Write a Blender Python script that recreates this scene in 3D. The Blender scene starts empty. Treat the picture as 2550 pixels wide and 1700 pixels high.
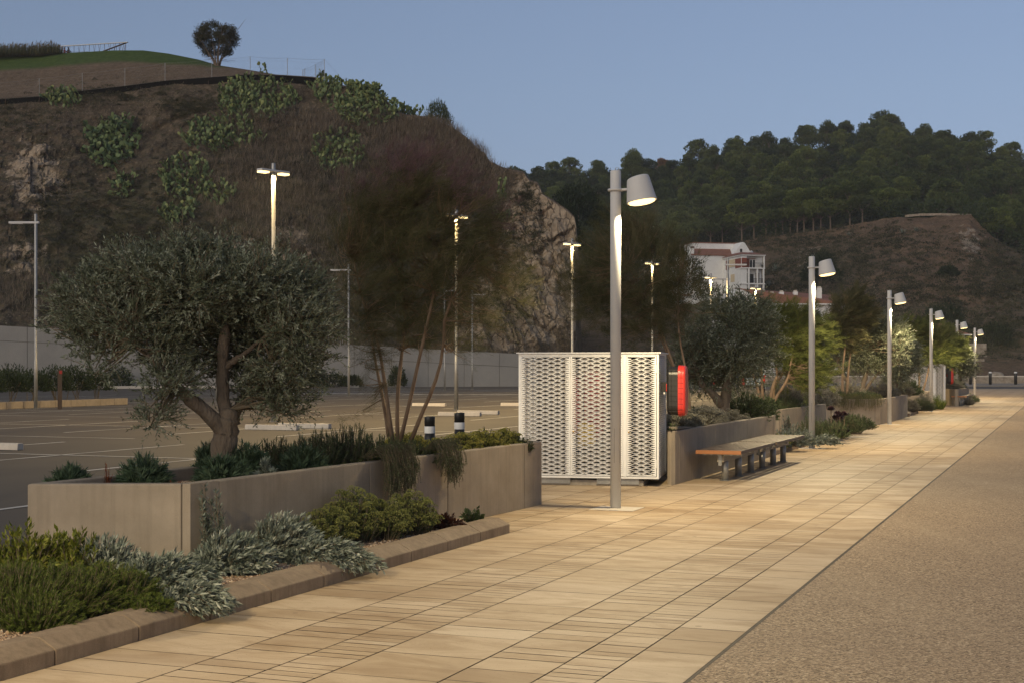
import bpy, math, random
import numpy as np
from mathutils import Vector, noise as mnoise

sc = bpy.context.scene
col = sc.collection
RAD = math.radians
# ------------------------------------------------------------------ camera
F, HY, EYE = 3541.7, 919.0, 1.65          # photo: focal length and horizon in its own pixels, eye height
cam = bpy.data.cameras.new('camera')
cam.lens = 50.0; cam.sensor_width = 36.0; cam.shift_y = 0.0271
cam.clip_start = 0.1; cam.clip_end = 3000.0
cam_o = bpy.data.objects.new('camera', cam)
cam_o.location = (0, 0, EYE); cam_o.rotation_euler = (RAD(90), 0, 0)
col.objects.link(cam_o); sc.camera = cam_o
# ------------------------------------------------------------------ sky and dusk light
SUN_EL, SUN_ROT = 14.0, 215.0
w = bpy.data.worlds.new("World"); sc.world = w; w.use_nodes = True
wn = w.node_tree
bg = wn.nodes['Background']
sky = wn.nodes.new('ShaderNodeTexSky'); sky.sky_type = 'NISHITA'; sky.sun_disc = False
sky.sun_elevation = RAD(SUN_EL); sky.sun_rotation = RAD(SUN_ROT)
sky.air_density = 1.0; sky.dust_density = 0.3; sky.ozone_density = 4.0
tint = wn.nodes.new('ShaderNodeMix'); tint.data_type = 'RGBA'; tint.blend_type = 'MULTIPLY'
tint.inputs[0].default_value = 1.0
tint.inputs[7].default_value = (1.36, 0.96, 0.86, 1)      # dusk: a little less green
wn.links.new(sky.outputs[0], tint.inputs[6])
# the photograph's dusk sky is flatter and more lavender towards the horizon than the model's
sco = wn.nodes.new('ShaderNodeTexCoord'); sxyz = wn.nodes.new('ShaderNodeSeparateXYZ'); wn.links.new(sco.outputs['Generated'], sxyz.inputs[0])
srp = wn.nodes.new('ShaderNodeValToRGB'); wn.links.new(sxyz.outputs[2], srp.inputs[0]); el_ = srp.color_ramp.elements
el_[0].position = 0.0; el_[0].color = (.76, .79, .90, 1); el_[1].position = .5; el_[1].color = (1.06, 1.04, 1.0, 1)
for p_, c_ in ((.13, (.78, .81, .90, 1)), (.19, (.93, .93, .945, 1)), (.26, (1.06, 1.03, 1.0, 1))):
    q_ = el_.new(p_); q_.color = c_
flat = wn.nodes.new('ShaderNodeMix'); flat.data_type = 'RGBA'; flat.blend_type = 'MULTIPLY'; flat.inputs[0].default_value = 1.0
wn.links.new(tint.outputs[2], flat.inputs[6]); wn.links.new(srp.outputs[0], flat.inputs[7]); wn.links.new(flat.outputs[2], bg.inputs[0])
bg.inputs[1].default_value = 0.114
sun = bpy.data.lights.new('sun', 'SUN'); sun.energy = 1.5; sun.angle = RAD(60); sun.color = (1.0, 0.88, 0.62)
sun_o = bpy.data.objects.new('sun', sun); col.objects.link(sun_o)
sd = Vector((math.sin(RAD(SUN_ROT)) * math.cos(RAD(28)), math.cos(RAD(SUN_ROT)) * math.cos(RAD(28)), math.sin(RAD(28))))
sun_o.rotation_euler = sd.to_track_quat('Z', 'Y').to_euler()
sc.view_settings.view_transform = 'Standard'; sc.view_settings.look = 'None'
sc.view_settings.exposure = 0.0; sc.view_settings.gamma = 1.0
sc.cycles.use_denoising = True
sc.cycles.max_bounces = 6; sc.cycles.transparent_max_bounces = 8
sc.cycles.sample_clamp_indirect = 4.0
PROM_W, PARK_W = 222.0, 245.0              # watts of one promenade head / one car park head
HAZE = 0.00021
LAMP_COL = (1.0, 0.79, 0.45); PARK_COL = (1.0, 0.69, 0.28)
# ------------------------------------------------------------------ design helpers
TH = math.atan(0.3919)                      # the promenade runs 21 degrees right of the view
UX, UY = math.sin(TH), math.cos(TH)
def ST(s, t, z=0.0): return (s*UX + t*UY, s*UY - t*UX, z)
def toST(x, y): return (x*UX + y*UY, x*UY - y*UX)
def G(px, py, z=0.0):
    y = (EYE - z)*F/(py - HY); return Vector(((px-1275)/F*y, y, z))
def P(px, py, y): return Vector(((px-1275)/F*y, y, EYE + (HY-py)/F*y))
def XA(px, y): return (px-1275)/F*y
# ------------------------------------------------------------------ materials
def newmat(name):
    m = bpy.data.materials.new(name); m.use_nodes = True
    nt = m.node_tree; return m, nt, nt.nodes['Principled BSDF']
def N(nt, t, **k):
    n = nt.nodes.new(t)
    for a, b in k.items(): setattr(n, a, b)
    return n
def ramp(nt, fac, stops):
    r = N(nt, 'ShaderNodeValToRGB'); e = r.color_ramp.elements
    while len(e) < len(stops): e.new(0.5)
    for q, (p, c) in zip(e, stops): q.position = p; q.color = (*c, 1) if len(c) == 3 else c
    nt.links.new(fac, r.inputs[0]); return r.outputs[0]
def noise_tex(nt, vec, scale, detail=4, rough=.55, dist=0.0):
    n = N(nt, 'ShaderNodeTexNoise'); n.inputs['Scale'].default_value = scale; n.inputs['Detail'].default_value = detail
    n.inputs['Roughness'].default_value = rough; n.inputs['Distortion'].default_value = dist
    if vec is not None: nt.links.new(vec, n.inputs['Vector'])
    return n.outputs['Fac']
def mapping(nt, vec, scale, rot=(0, 0, 0)):
    n = N(nt, 'ShaderNodeMapping'); n.inputs['Scale'].default_value = scale; n.inputs['Rotation'].default_value = rot
    nt.links.new(vec, n.inputs['Vector']); return n.outputs[0]
def mixc(nt, fac, a, b, mode='MIX'):
    n = N(nt, 'ShaderNodeMix', data_type='RGBA', blend_type=mode)
    for i, q in ((0, fac), (6, a), (7, b)):
        if hasattr(q, 'links'): nt.links.new(q, n.inputs[i])
        elif isinstance(q, (int, float)): n.inputs[i].default_value = q
        else: n.inputs[i].default_value = (*q, 1)
    return n.outputs[2]
def math_n(nt, op, a, b=None):
    n = N(nt, 'ShaderNodeMath', operation=op)
    for i, q in ((0, a), (1, b)):
        if q is None: continue
        if hasattr(q, 'links'): nt.links.new(q, n.inputs[i])
        else: n.inputs[i].default_value = q
    return n.outputs[0]
def bump(nt, bs, h, strength, dist):
    b = N(nt, 'ShaderNodeBump'); b.inputs['Strength'].default_value = strength; b.inputs['Distance'].default_value = dist
    nt.links.new(h, b.inputs['Height']); nt.links.new(b.outputs[0], bs.inputs['Normal'])
def objco(nt): return N(nt, 'ShaderNodeTexCoord').outputs['Object']
def geopos(nt): return N(nt, 'ShaderNodeNewGeometry').outputs['Position']
def attr(nt, name): return N(nt, 'ShaderNodeAttribute', attribute_name=name).outputs['Fac']
def mat_noise(name, c1, c2, scale=4.0, rough=.8, b=0.0, bs=60.0, metal=0.0, stretch=None, spec=.4, c3=None):
    m, nt, p = newmat(name)
    v = objco(nt)
    if stretch: v = mapping(nt, v, stretch)
    f = noise_tex(nt, v, scale, 6, .6)
    c = ramp(nt, f, [(.3, c1), (.7, c2)])
    if c3 is not None:
        g = noise_tex(nt, v, scale*.23, 3)
        c = mixc(nt, ramp(nt, g, [(.45, (0, 0, 0)), (.65, (1, 1, 1))]), c, c3)
    nt.links.new(c, p.inputs['Base Color'])
    p.inputs['Roughness'].default_value = rough; p.inputs['Metallic'].default_value = metal
    p.inputs['Specular IOR Level'].default_value = spec
    if b: bump(nt, p, noise_tex(nt, v, bs, 3), b, .01)
    return m
def mat_leaf(name, cols, rough=.55, transl=.25, vary=0.0):
    m, nt, p = newmat(name)
    n = len(cols)
    c = ramp(nt, attr(nt, 'rnd'), [(i/(n-1), q) for i, q in enumerate(cols)])
    if vary:                                     # each tree its own tone
        rv_ = N(nt, 'ShaderNodeObjectInfo').outputs['Random']
        c = mixc(nt, 1.0, c, ramp(nt, rv_, [(0, (1-vary, 1-vary*.9, 1-vary*.6)), (.5, (1, 1, 1)), (1, (1+vary*1.1, 1+vary*.9, 1+vary*.3))]), 'MULTIPLY')
    nt.links.new(c, p.inputs['Base Color']); p.inputs['Roughness'].default_value = rough
    p.inputs['Specular IOR Level'].default_value = .25
    t = N(nt, 'ShaderNodeBsdfTranslucent'); nt.links.new(c, t.inputs[0])
    x = N(nt, 'ShaderNodeMixShader'); x.inputs[0].default_value = transl
    nt.links.new(p.outputs[0], x.inputs[1]); nt.links.new(t.outputs[0], x.inputs[2])
    nt.links.new(x.outputs[0], nt.nodes['Material Output'].inputs['Surface'])
    return m
def mat_emit(name, c, s):
    m, nt, p = newmat(name)
    p.inputs['Base Color'].default_value = (*c, 1)
    p.inputs['Emission Color'].default_value = (*c, 1); p.inputs['Emission Strength'].default_value = s
    return m
# ------------------------------------------------------------------ mesh building
class MB:
    def __init__(s): s.V = []; s.F = []; s.R = []; s.n = 0
    def add(s, V, Fc, rnd=None):
        V = np.asarray(V, dtype=np.float64).reshape(-1, 3)
        if isinstance(Fc, np.ndarray): s.F.append(Fc + s.n)
        else: s.F.append([[i + s.n for i in f] for f in Fc])
        s.V.append(V); s.n += len(V)
        r = np.full(len(V), .5) if rnd is None else np.broadcast_to(np.asarray(rnd, dtype=float), (len(V),))
        s.R.append(r); return s
    def box(s, x0, x1, y0, y1, z0, z1, M=None, rnd=None):
        V = np.array([(x, y, z) for z in (z0, z1) for y in (y0, y1) for x in (x0, x1)], float)
        if M is not None: V = M(V)
        return s.add(V, [(0, 2, 3, 1), (4, 5, 7, 6), (0, 1, 5, 4), (2, 6, 7, 3), (0, 4, 6, 2), (1, 3, 7, 5)], rnd)
    def prism(s, poly, z0, z1, rnd=None):
        n = len(poly); V = [(p[0], p[1], z0) for p in poly] + [(p[0], p[1], z1) for p in poly]
        Fc = [list(range(n))[::-1], list(range(n, 2*n))] + [(i, (i+1) % n, n+(i+1) % n, n+i) for i in range(n)]
        return s.add(V, Fc, rnd)
    def tube(s, pts, rad, n=8, rnd=None, cap=True):
        pts = np.asarray(pts, float); m = len(pts); rad = np.broadcast_to(np.asarray(rad, float), (m,))
        T = np.gradient(pts, axis=0); T /= np.linalg.norm(T, axis=1)[:, None] + 1e-9
        ref = np.array((0, 0, 1.0)) if abs(T[0][2]) < .9 else np.array((1.0, 0, 0))
        V = []
        for i in range(m):
            a = np.cross(T[i], ref); a /= np.linalg.norm(a) + 1e-9; b = np.cross(T[i], a)
            ref = -np.cross(T[i], a) if False else ref
            for k in range(n):
                q = 2*math.pi*k/n; V.append(pts[i] + rad[i]*(a*math.cos(q) + b*math.sin(q)))
        Fc = [(i*n+k, i*n+(k+1) % n, (i+1)*n+(k+1) % n, (i+1)*n+k) for i in range(m-1) for k in range(n)]
        if cap: Fc += [list(range(n))[::-1], list(range((m-1)*n, m*n))]
        return s.add(V, Fc, rnd)
    def lathe(s, prof, n=24, c=(0, 0, 0), rnd=None):
        V = [(c[0]+r*math.cos(2*math.pi*k/n), c[1]+r*math.sin(2*math.pi*k/n), c[2]+z) for r, z in prof for k in range(n)]
        m = len(prof)
        Fc = [(i*n+k, i*n+(k+1) % n, (i+1)*n+(k+1) % n, (i+1)*n+k) for i in range(m-1) for k in range(n)]
        Fc += [list(range(n))[::-1], list(range((m-1)*n, m*n))]
        return s.add(V, Fc, rnd)
    def data(s, name, smooth=False):
        me = bpy.data.meshes.new(name)
        V = np.concatenate(s.V); me.vertices.add(len(V)); me.vertices.foreach_set('co', V.ravel())
        loops = []; tot = []
        for Fc in s.F:
            if isinstance(Fc, np.ndarray): loops.append(Fc.ravel()); tot.append(np.full(len(Fc), Fc.shape[1]))
            else:
                loops.append(np.fromiter((i for f in Fc for i in f), dtype=np.int64)); tot.append(np.array([len(f) for f in Fc], dtype=np.int64))
        loops = np.concatenate(loops).astype(np.int32); tot = np.concatenate(tot).astype(np.int32)
        me.loops.add(len(loops)); me.loops.foreach_set('vertex_index', loops)
        me.polygons.add(len(tot)); st = np.zeros(len(tot), np.int32); st[1:] = np.cumsum(tot)[:-1]
        me.polygons.foreach_set('loop_start', st); me.polygons.foreach_set('loop_total', tot)
        me.polygons.foreach_set('use_smooth', np.full(len(tot), bool(smooth)))
        a = me.attributes.new('rnd', 'FLOAT', 'POINT'); a.data.foreach_set('value', np.concatenate(s.R).astype(np.float32))
        me.update(calc_edges=True); me.validate()
        return me
    def build(s, name, mat, parent=None, smooth=False, bevel=0, loc=None):
        me = s.data(name, smooth); me.materials.append(mat)
        o = bpy.data.objects.new(name, me); col.objects.link(o)
        if parent is not None: o.parent = parent
        if loc is not None: o.location = loc
        if bevel:
            b = o.modifiers.new('bevel', 'BEVEL'); b.width = bevel; b.segments = 2; b.limit_method = 'ANGLE'; b.angle_limit = RAD(40)
        return o
def tag(o, label=None, cat=None, group=None, kind=None):
    for k, q in (('label', label), ('category', cat), ('group', group), ('kind', kind)):
        if q: o[k] = q
    return o
def empty(name, loc=(0, 0, 0), rz=0.0, label=None, cat=None, group=None):
    o = bpy.data.objects.new(name, None); o.location = loc; o.rotation_euler = (0, 0, rz); o.empty_display_size = .2
    col.objects.link(o); return tag(o, label, cat, group)
KIDS = {}
def copy_tree(o, loc, rz=None, label=None, scale=None, group=None):
    c = o.copy(); col.objects.link(c); c.location = loc
    if rz is not None: c.rotation_euler = (0, 0, rz)
    if scale is not None: c.scale = (scale,)*3 if isinstance(scale, (int, float)) else scale
    if label: c['label'] = label
    if group: c['group'] = group
    def rec(a, b):
        for ch in [x for x in kids_of(a)]:
            d = ch.copy(); col.objects.link(d); d.parent = b; rec(ch, d)
    rec(o, c); return c
def kids_of(a):
    if a.name not in KIDS: KIDS[a.name] = list(a.children)
    return KIDS[a.name]
def unit(v): return v/(np.linalg.norm(v, axis=-1, keepdims=True) + 1e-9)
def runit(rng, n): return unit(rng.normal(size=(n, 3)))
def perp(d, rng):
    r = runit(rng, len(d)); return unit(np.cross(d, r))
def leaves(mb, P0, D, S, L, W, rnd, fold=.15, rel=.45):
    """diamond leaves: base P0, direction D, side S (all n x 3)"""
    n = len(P0); L = np.broadcast_to(L, (n,))[:, None]; W = np.broadcast_to(W, (n,))[:, None]
    Nn = np.cross(D, S)
    mid = P0 + D*L*rel + Nn*W*fold
    V = np.stack([P0, mid + S*W*.5, P0 + D*L, mid - S*W*.5], 1).reshape(-1, 3)
    mb.add(V, np.arange(4*n).reshape(n, 4), np.repeat(np.clip(rnd, 0, 1), 4))
def shoots(mb, rng, n, R, nl, L, W, ang=.9, start=.3, basef=.25, arch=.15, droop=0.0, zmin=.05, c=(0, 0, 0), rj=.25, rough=.15, wind=(0, 0, 0), umb=None, stem=None, ztop=1.0):
    """a mound of leafy shoots rising from the ground round c"""
    th = rng.uniform(0, 2*np.pi, n); z = rng.uniform(zmin, ztop, n); q = np.sqrt(np.clip(1-z*z, 0, 1))
    tip = np.stack([np.cos(th)*q*R[0], np.sin(th)*q*R[1], z*R[2]], 1)*rng.uniform(1-rough*2, 1+rough, (n, 1))
    base = tip*np.array((basef, basef, 0)) + rng.normal(size=(n, 3))*np.array((R[0], R[1], 0))*.06
    tip = tip + np.array(wind)
    t = np.linspace(start, 1, nl)[None, :, None] + rng.uniform(-.5, .5, (n, nl, 1))*(1-start)/nl
    ln = np.linalg.norm(tip-base, axis=1)[:, None, None]
    arc = np.array((0, 0, 1.0))[None, None]*(4*t*(1-t)*arch*ln) - np.array((0, 0, 1.0))[None, None]*droop*t**2*ln
    p = base[:, None] + (tip-base)[:, None]*t + arc
    d = unit((tip-base)[:, None] + np.array((0, 0, 1.0))*(4*(1-2*t)*arch*ln - 2*droop*t*ln))
    p = p.reshape(-1, 3); d = d.reshape(-1, 3)
    pr = perp(d, rng)
    aa = ang*rng.uniform(.6, 1.2, len(d))[:, None]*np.broadcast_to((1.15-.6*t), (n, nl, 1)).reshape(-1, 1)
    dd = unit(d*np.cos(aa) + pr*np.sin(aa)); sd_ = unit(np.cross(dd, d + .2*runit(rng, len(d))))
    rr = np.repeat(rng.uniform(.25, .75, n), nl) + rng.uniform(-rj, rj, n*nl)
    leaves(mb, p + np.array(c), dd, sd_, L*rng.uniform(.7, 1.2, len(p)), W*rng.uniform(.8, 1.2, len(p)), rr)
    if stem is not None:
        for i in range(n):
            pts = np.stack([base[i] + (tip[i]-base[i])*k + np.array((0, 0, 1))*(4*k*(1-k)*arch - droop*k*k)*ln[i, 0, 0] for k in (0, .35, .7, 1)]) + np.array(c)
            stem.tube(pts, [.004, .003, .003, .002], 4)
    return tip + np.array(c) - np.array((0, 0, 1))*droop*ln[:, 0, 0][:, None]
def umbels(mb, rng, C, r, n=26):
    """domes of tiny florets at points C"""
    for c in C:
        z = rng.uniform(.0, 1, n); th = rng.uniform(0, 6.28, n); q = np.sqrt(1-z*z)
        d = np.stack([np.cos(th)*q, np.sin(th)*q, z*.75], 1); rr = r*rng.uniform(.6, 1.15)
        p = c + d*rr; D = unit(d + runit(rng, n)*.6); S = perp(D, rng)
        leaves(mb, p - D*rr*.12, D, S, rr*.32, rr*.26, rng.uniform(.2, .8)*.6 + rng.uniform(0, .4, n))
# ================================================================== materials
M = {}
def concrete(name, c1, c2, streak=.25, scale=3.0):
    m, nt, p = newmat(name); v = objco(nt)
    f = noise_tex(nt, v, scale, 6, .62); c = ramp(nt, f, [(.3, c1), (.7, c2)])
    g = noise_tex(nt, mapping(nt, v, (9, 9, .5)), 2.2, 4)
    c = mixc(nt, math_n(nt, 'MULTIPLY', ramp(nt, g, [(.45, (0, 0, 0)), (.75, (1, 1, 1))]), streak), c, tuple(q*.6 for q in c1))
    h = noise_tex(nt, v, 170, 2); sp = ramp(nt, h, [(.30, (.75, .75, .75)), (.42, (1, 1, 1)), (.66, (1, 1, 1)), (.74, (1.25, 1.25, 1.2))])
    c = mixc(nt, 1.0, c, sp, 'MULTIPLY')
    nt.links.new(c, p.inputs['Base Color']); p.inputs['Roughness'].default_value = .85; p.inputs['Specular IOR Level'].default_value = .25
    bump(nt, p, noise_tex(nt, v, 120, 4), .35, .006); return m
M['concrete'] = concrete('board_concrete', (.255, .215, .168), (.335, .285, .228), .3)
M['concrete_dark'] = concrete('joint_mortar', (.10, .09, .08), (.14, .12, .10))
M['kerb'] = concrete('kerb_concrete', (.215, .16, .112), (.31, .24, .17), .5, 5)
M['wall'] = concrete('retaining_concrete', (.26, .25, .235), (.33, .315, .29), .10, .35)
M['stop'] = concrete('wheel_stop_concrete', (.52, .47, .40), (.62, .56, .48), .2)
def mat_paver():
    m, nt, p = newmat('sandstone_paver'); v = objco(nt); r = attr(nt, 'rnd')
    c = ramp(nt, r, [(0, (.37, .27, .165)), (.3, (.50, .385, .25)), (.6, (.57, .45, .305)), (.85, (.62, .50, .35)), (1, (.70, .60, .45))])
    # dirt drawn out across the slabs, where feet and rain leave it
    a = noise_tex(nt, mapping(nt, v, (.9, 2.2, 1)), 1.3, 6, .65, .9)
    c = mixc(nt, ramp(nt, a, [(.43, (0, 0, 0)), (.66, (.72,)*3)]), c, (.29, .19, .10))
    a2 = noise_tex(nt, mapping(nt, v, (.3, .5, 1)), 1.1, 4)
    c = mixc(nt, ramp(nt, a2, [(.5, (0, 0, 0)), (.75, (.5,)*3)]), c, (.60, .50, .38))
    fine = noise_tex(nt, mapping(nt, v, (2.5, 8, 1)), 7, 5)
    c = mixc(nt, math_n(nt, 'MULTIPLY', fine, .28), c, (.26, .17, .095))
    sp = noise_tex(nt, v, 60, 2)
    c = mixc(nt, ramp(nt, sp, [(.25, (.8,)*3), (.33, (0, 0, 0))]), c, (.16, .10, .06))
    gv = N(nt, 'ShaderNodeTexVoronoi'); gv.inputs['Scale'].default_value = 2.3; nt.links.new(v, gv.inputs['Vector'])      # old gum and drips
    c = mixc(nt, ramp(nt, gv.outputs['Distance'], [(.0, (.55,)*3), (.045, (.45,)*3), (.06, (0, 0, 0))]), c, (.17, .115, .07))
    pt = noise_tex(nt, v, .55, 6, .7, .4); c = mixc(nt, ramp(nt, pt, [(.52, (0, 0, 0)), (.66, (.38,)*3)]), c, (.27, .19, .115))
    nt.links.new(c, p.inputs['Base Color']); p.inputs['Roughness'].default_value = .72; p.inputs['Specular IOR Level'].default_value = .3
    bump(nt, p, fine, .25, .004); return m
M['paver'] = mat_paver()
M['joint'] = mat_noise('joint_sand', (.055, .045, .035), (.10, .08, .06), 8)
def mat_gravelpath():
    m, nt, p = newmat('exposed_aggregate'); v = objco(nt)
    vo = N(nt, 'ShaderNodeTexVoronoi'); vo.inputs['Scale'].default_value = 85; nt.links.new(v, vo.inputs['Vector'])
    sep = N(nt, 'ShaderNodeSeparateColor'); nt.links.new(vo.outputs['Color'], sep.inputs[0])
    c = ramp(nt, sep.outputs[0], [(0, (.085, .058, .037)), (.3, (.26, .185, .115)), (.7, (.39, .285, .18)), (1, (.62, .49, .34))])
    big = noise_tex(nt, v, .5, 6, .65)
    c = mixc(nt, ramp(nt, big, [(.38, (.0,)*3), (.66, (.36,)*3)]), c, (.24, .175, .12))
    bg2 = noise_tex(nt, mapping(nt, v, (1, .15, 1), (0, 0, -.37)), 1.1, 5); c = mixc(nt, ramp(nt, bg2, [(.5, (0, 0, 0)), (.72, (.28,)*3)]), c, (.50, .39, .26))
    nt.links.new(c, p.inputs['Base Color']); p.inputs['Roughness'].default_value = .8; p.inputs['Specular IOR Level'].default_value = .3
    bump(nt, p, vo.outputs['Distance'], .7, .006); return m
M['path'] = mat_gravelpath()
def mat_asphalt():
    m, nt, p = newmat('asphalt'); v = objco(nt)
    c = ramp(nt, noise_tex(nt, v, .35, 6, .6), [(.3, (.070, .058, .044)), (.7, (.105, .088, .066))])
    tr = noise_tex(nt, mapping(nt, v, (.5, .06, 1), (0, 0, .15)), 2.0, 5)
    c = mixc(nt, ramp(nt, tr, [(.52, (0, 0, 0)), (.7, (.5,)*3)]), c, (.06, .053, .045))
    c = mixc(nt, math_n(nt, 'MULTIPLY', noise_tex(nt, v, 90, 2), .5), c, (.16, .14, .115))
    nt.links.new(c, p.inputs['Base Color']); p.inputs['Roughness'].default_value = .8; p.inputs['Specular IOR Level'].default_value = .3
    bump(nt, p, noise_tex(nt, v, 110, 2), .3, .004); return m
M['asphalt'] = mat_asphalt()
M['paint'] = mat_noise('road_paint', (.55, .52, .46), (.72, .69, .62), 3, .7, c3=(.42, .39, .34))
M['blue_paint'] = mat_noise('blue_road_paint', (.06, .17, .38), (.09, .22, .46), 2, .7)
M['soil'] = mat_noise('bare_soil', (.13, .10, .07), (.2, .155, .11), 2, .95)
def mat_pebbles():
    m, nt, p = newmat('pebble_mulch'); v = objco(nt)
    vo = N(nt, 'ShaderNodeTexVoronoi'); vo.inputs['Scale'].default_value = 48; nt.links.new(v, vo.inputs['Vector'])
    sep = N(nt, 'ShaderNodeSeparateColor'); nt.links.new(vo.outputs['Color'], sep.inputs[0])
    c = ramp(nt, sep.outputs[0], [(0, (.20, .12, .075)), (.4, (.38, .25, .16)), (.75, (.50, .36, .25)), (1, (.64, .52, .40))])
    nt.links.new(c, p.inputs['Base Color']); p.inputs['Roughness'].default_value = .8
    bump(nt, p, math_n(nt, 'MULTIPLY', vo.outputs['Distance'], -1.0), 1.0, .02); return m
M['pebble'] = mat_pebbles()
M['grey_paint'] = mat_noise('silver_grey_paint', (.48, .485, .495), (.52, .525, .535), 3, .55, spec=.22)
M['galv'] = mat_noise('galvanised_steel', (.25, .25, .245), (.34, .34, .33), 9, .42, metal=.5)
M['white_metal'] = mat_noise('white_powder_coat', (.70, .705, .71), (.78, .785, .79), 5, .45)
M['painted_shade'] = mat_noise('shade_black', (.006, .006, .006), (.010, .010, .009), 3, .95, spec=.02)  # near-black shade colour for the cliff overhang band and the cabinet interior
M['post_brown'] = mat_noise('dark_brown_steel', (.030, .020, .016), (.045, .03, .024), 9, .7)
M['dark'] = mat_noise('dark_void', (.012, .012, .012), (.02, .02, .02), 3, .8)
M['black'] = mat_noise('black_plastic', (.012, .012, .013), (.02, .02, .02), 8, .4)
M['red'] = mat_noise('red_plastic', (.42, .025, .02), (.52, .04, .03), 4, .35)
M['reddark'] = mat_noise('stored_red_fabric', (.20, .012, .015), (.27, .02, .02), 3, .8)
M['yellow'] = mat_noise('stored_yellow_plastic', (.40, .27, .02), (.46, .32, .03), 3, .6)
M['white'] = mat_noise('white_band', (.7, .7, .68), (.8, .8, .78), 5, .5)
M['brass'] = mat_noise('brass_lock', (.45, .28, .08), (.5, .33, .1), 5, .4, metal=.6)
M['plinth'] = mat_noise('rough_plinth', (.22, .195, .165), (.33, .29, .24), 14, .95, .8, 60)
def mat_wood(name, c1, c2):
    m, nt, p = newmat(name); v = objco(nt); r = attr(nt, 'rnd')
    g = noise_tex(nt, mapping(nt, v, (40, 1.2, 40)), 1.6, 5, .6, .8)
    c = ramp(nt, g, [(.3, c1), (.7, c2)])
    c = mixc(nt, math_n(nt, 'MULTIPLY', r, .4), c, tuple(q*.6 for q in c1))
    nt.links.new(c, p.inputs['Base Color']); p.inputs['Roughness'].default_value = .65; bump(nt, p, g, .3, .003); return m
M['wood'] = mat_wood('weathered_hardwood', (.10, .07, .047), (.18, .128, .088))
M['wood_end'] = mat_wood('oiled_hardwood', (.28, .11, .042), (.38, .16, .06))
M['timber'] = mat_wood('grey_timber', (.26, .22, .175), (.38, .33, .27))
M['rust'] = mat_noise('brown_steel', (.075, .04, .026), (.12, .07, .045), 9, .7)
M['lens'] = mat_emit('lit_lamp_glass', (1.0, .74, .33), 2.6)
M['lens_off'] = mat_noise('unlit_lamp_glass', (.5, .5, .5), (.6, .6, .6), 4, .3)

# ================================================================== ground
def sheet(name, poly, z, m, kind='structure'):
    mb = MB(); mb.add([(x, y, z) for x, y in poly], [list(range(len(poly)))])
    return tag(mb.build(name, m), kind=kind)
def st2(s, t): a = ST(s, t); return (a[0], a[1])
sheet('ground', [(-900, -60), (900, -60), (900, 1500), (-900, 1500)], -.02, M['soil'])
ROAD_Y = 121.0
sheet('car_park_asphalt', [st2(-25, -8.35), st2(-25, -95), (-95, 80), (-95, 175), (120, 175), (120, ROAD_Y), (41.0, ROAD_Y), (30.2, 94.5)], -.004, M['asphalt'])
# the promenade: every slab is a face of its own over a dark joint bed
def promenade():
    ob = MB(); rng = np.random.default_rng(3)
    bands = [(-2.32, -1.885, .40), (-2.63, -2.32, .105), (-3.09, -2.63, .16), (-3.74, -3.09, .31), (-4.09, -3.74, .105), (-4.55, -4.09, .16),
             (-5.25, -4.55, .31), (-5.62, -5.25, .105), (-6.1, -5.62, .205), (-6.75, -6.1, .31), (-7.2, -6.75, .105), (-8.3, -7.2, .31)]
    V = []; R = []
    for a, b, st in bands:
        s = -6.0 + rng.uniform(0, st)
        while s < 128:
            d = st*rng.choice([1, 1, 2, 2] if st > .3 else [1, 1, 1, 2] if st > .15 else [1, 1, 1, 2]) if s < 95 else st*2
            g = .007 if st > .3 else .0085 if st > .15 else .0075
            e0, e1 = s+g/2*1.3, s+d-g/2*1.3
            mid = ST(s, (a+b)/2)
            if mid[1] < ROAD_Y - .3:
                r = rng.beta(3.0, 3.2); z = rng.uniform(0, .0012)
                V.append([(b-.005, e0, z), (b-.005, e1, z), (a+.005, e1, z), (a+.005, e0, z)]); R.append(r)
            s += d
    V = np.array(V).reshape(-1, 3); n = len(R)
    ob.add(V, np.arange(4*n).reshape(n, 4), np.repeat(R, 4))
    o = ob.build('promenade_paving', M['paver']); o.rotation_euler = (0, 0, -TH); o.location = (0, 0, .006); tag(o, kind='structure')
    sheet('paving_joint_bed', [st2(-6, -1.87), st2(-6, -8.3), st2(121.5, -8.3), st2(132.2, -1.87)][::-1], .000, M['joint'])
    e = MB(); e.box(-1.888, -1.868, -6, 131, -.01, .0045)
    q = e.build('paving_edge_strip', M['joint']); q.rotation_euler = (0, 0, -TH); tag(q, kind='structure')
    sheet('gravel_path', [st2(-6, -1.868), st2(131, -1.868), (49.0, ROAD_Y-.05), (90, ROAD_Y-.05), (90, -20), (10, -20)], .003, M['path'])
promenade()
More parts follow.
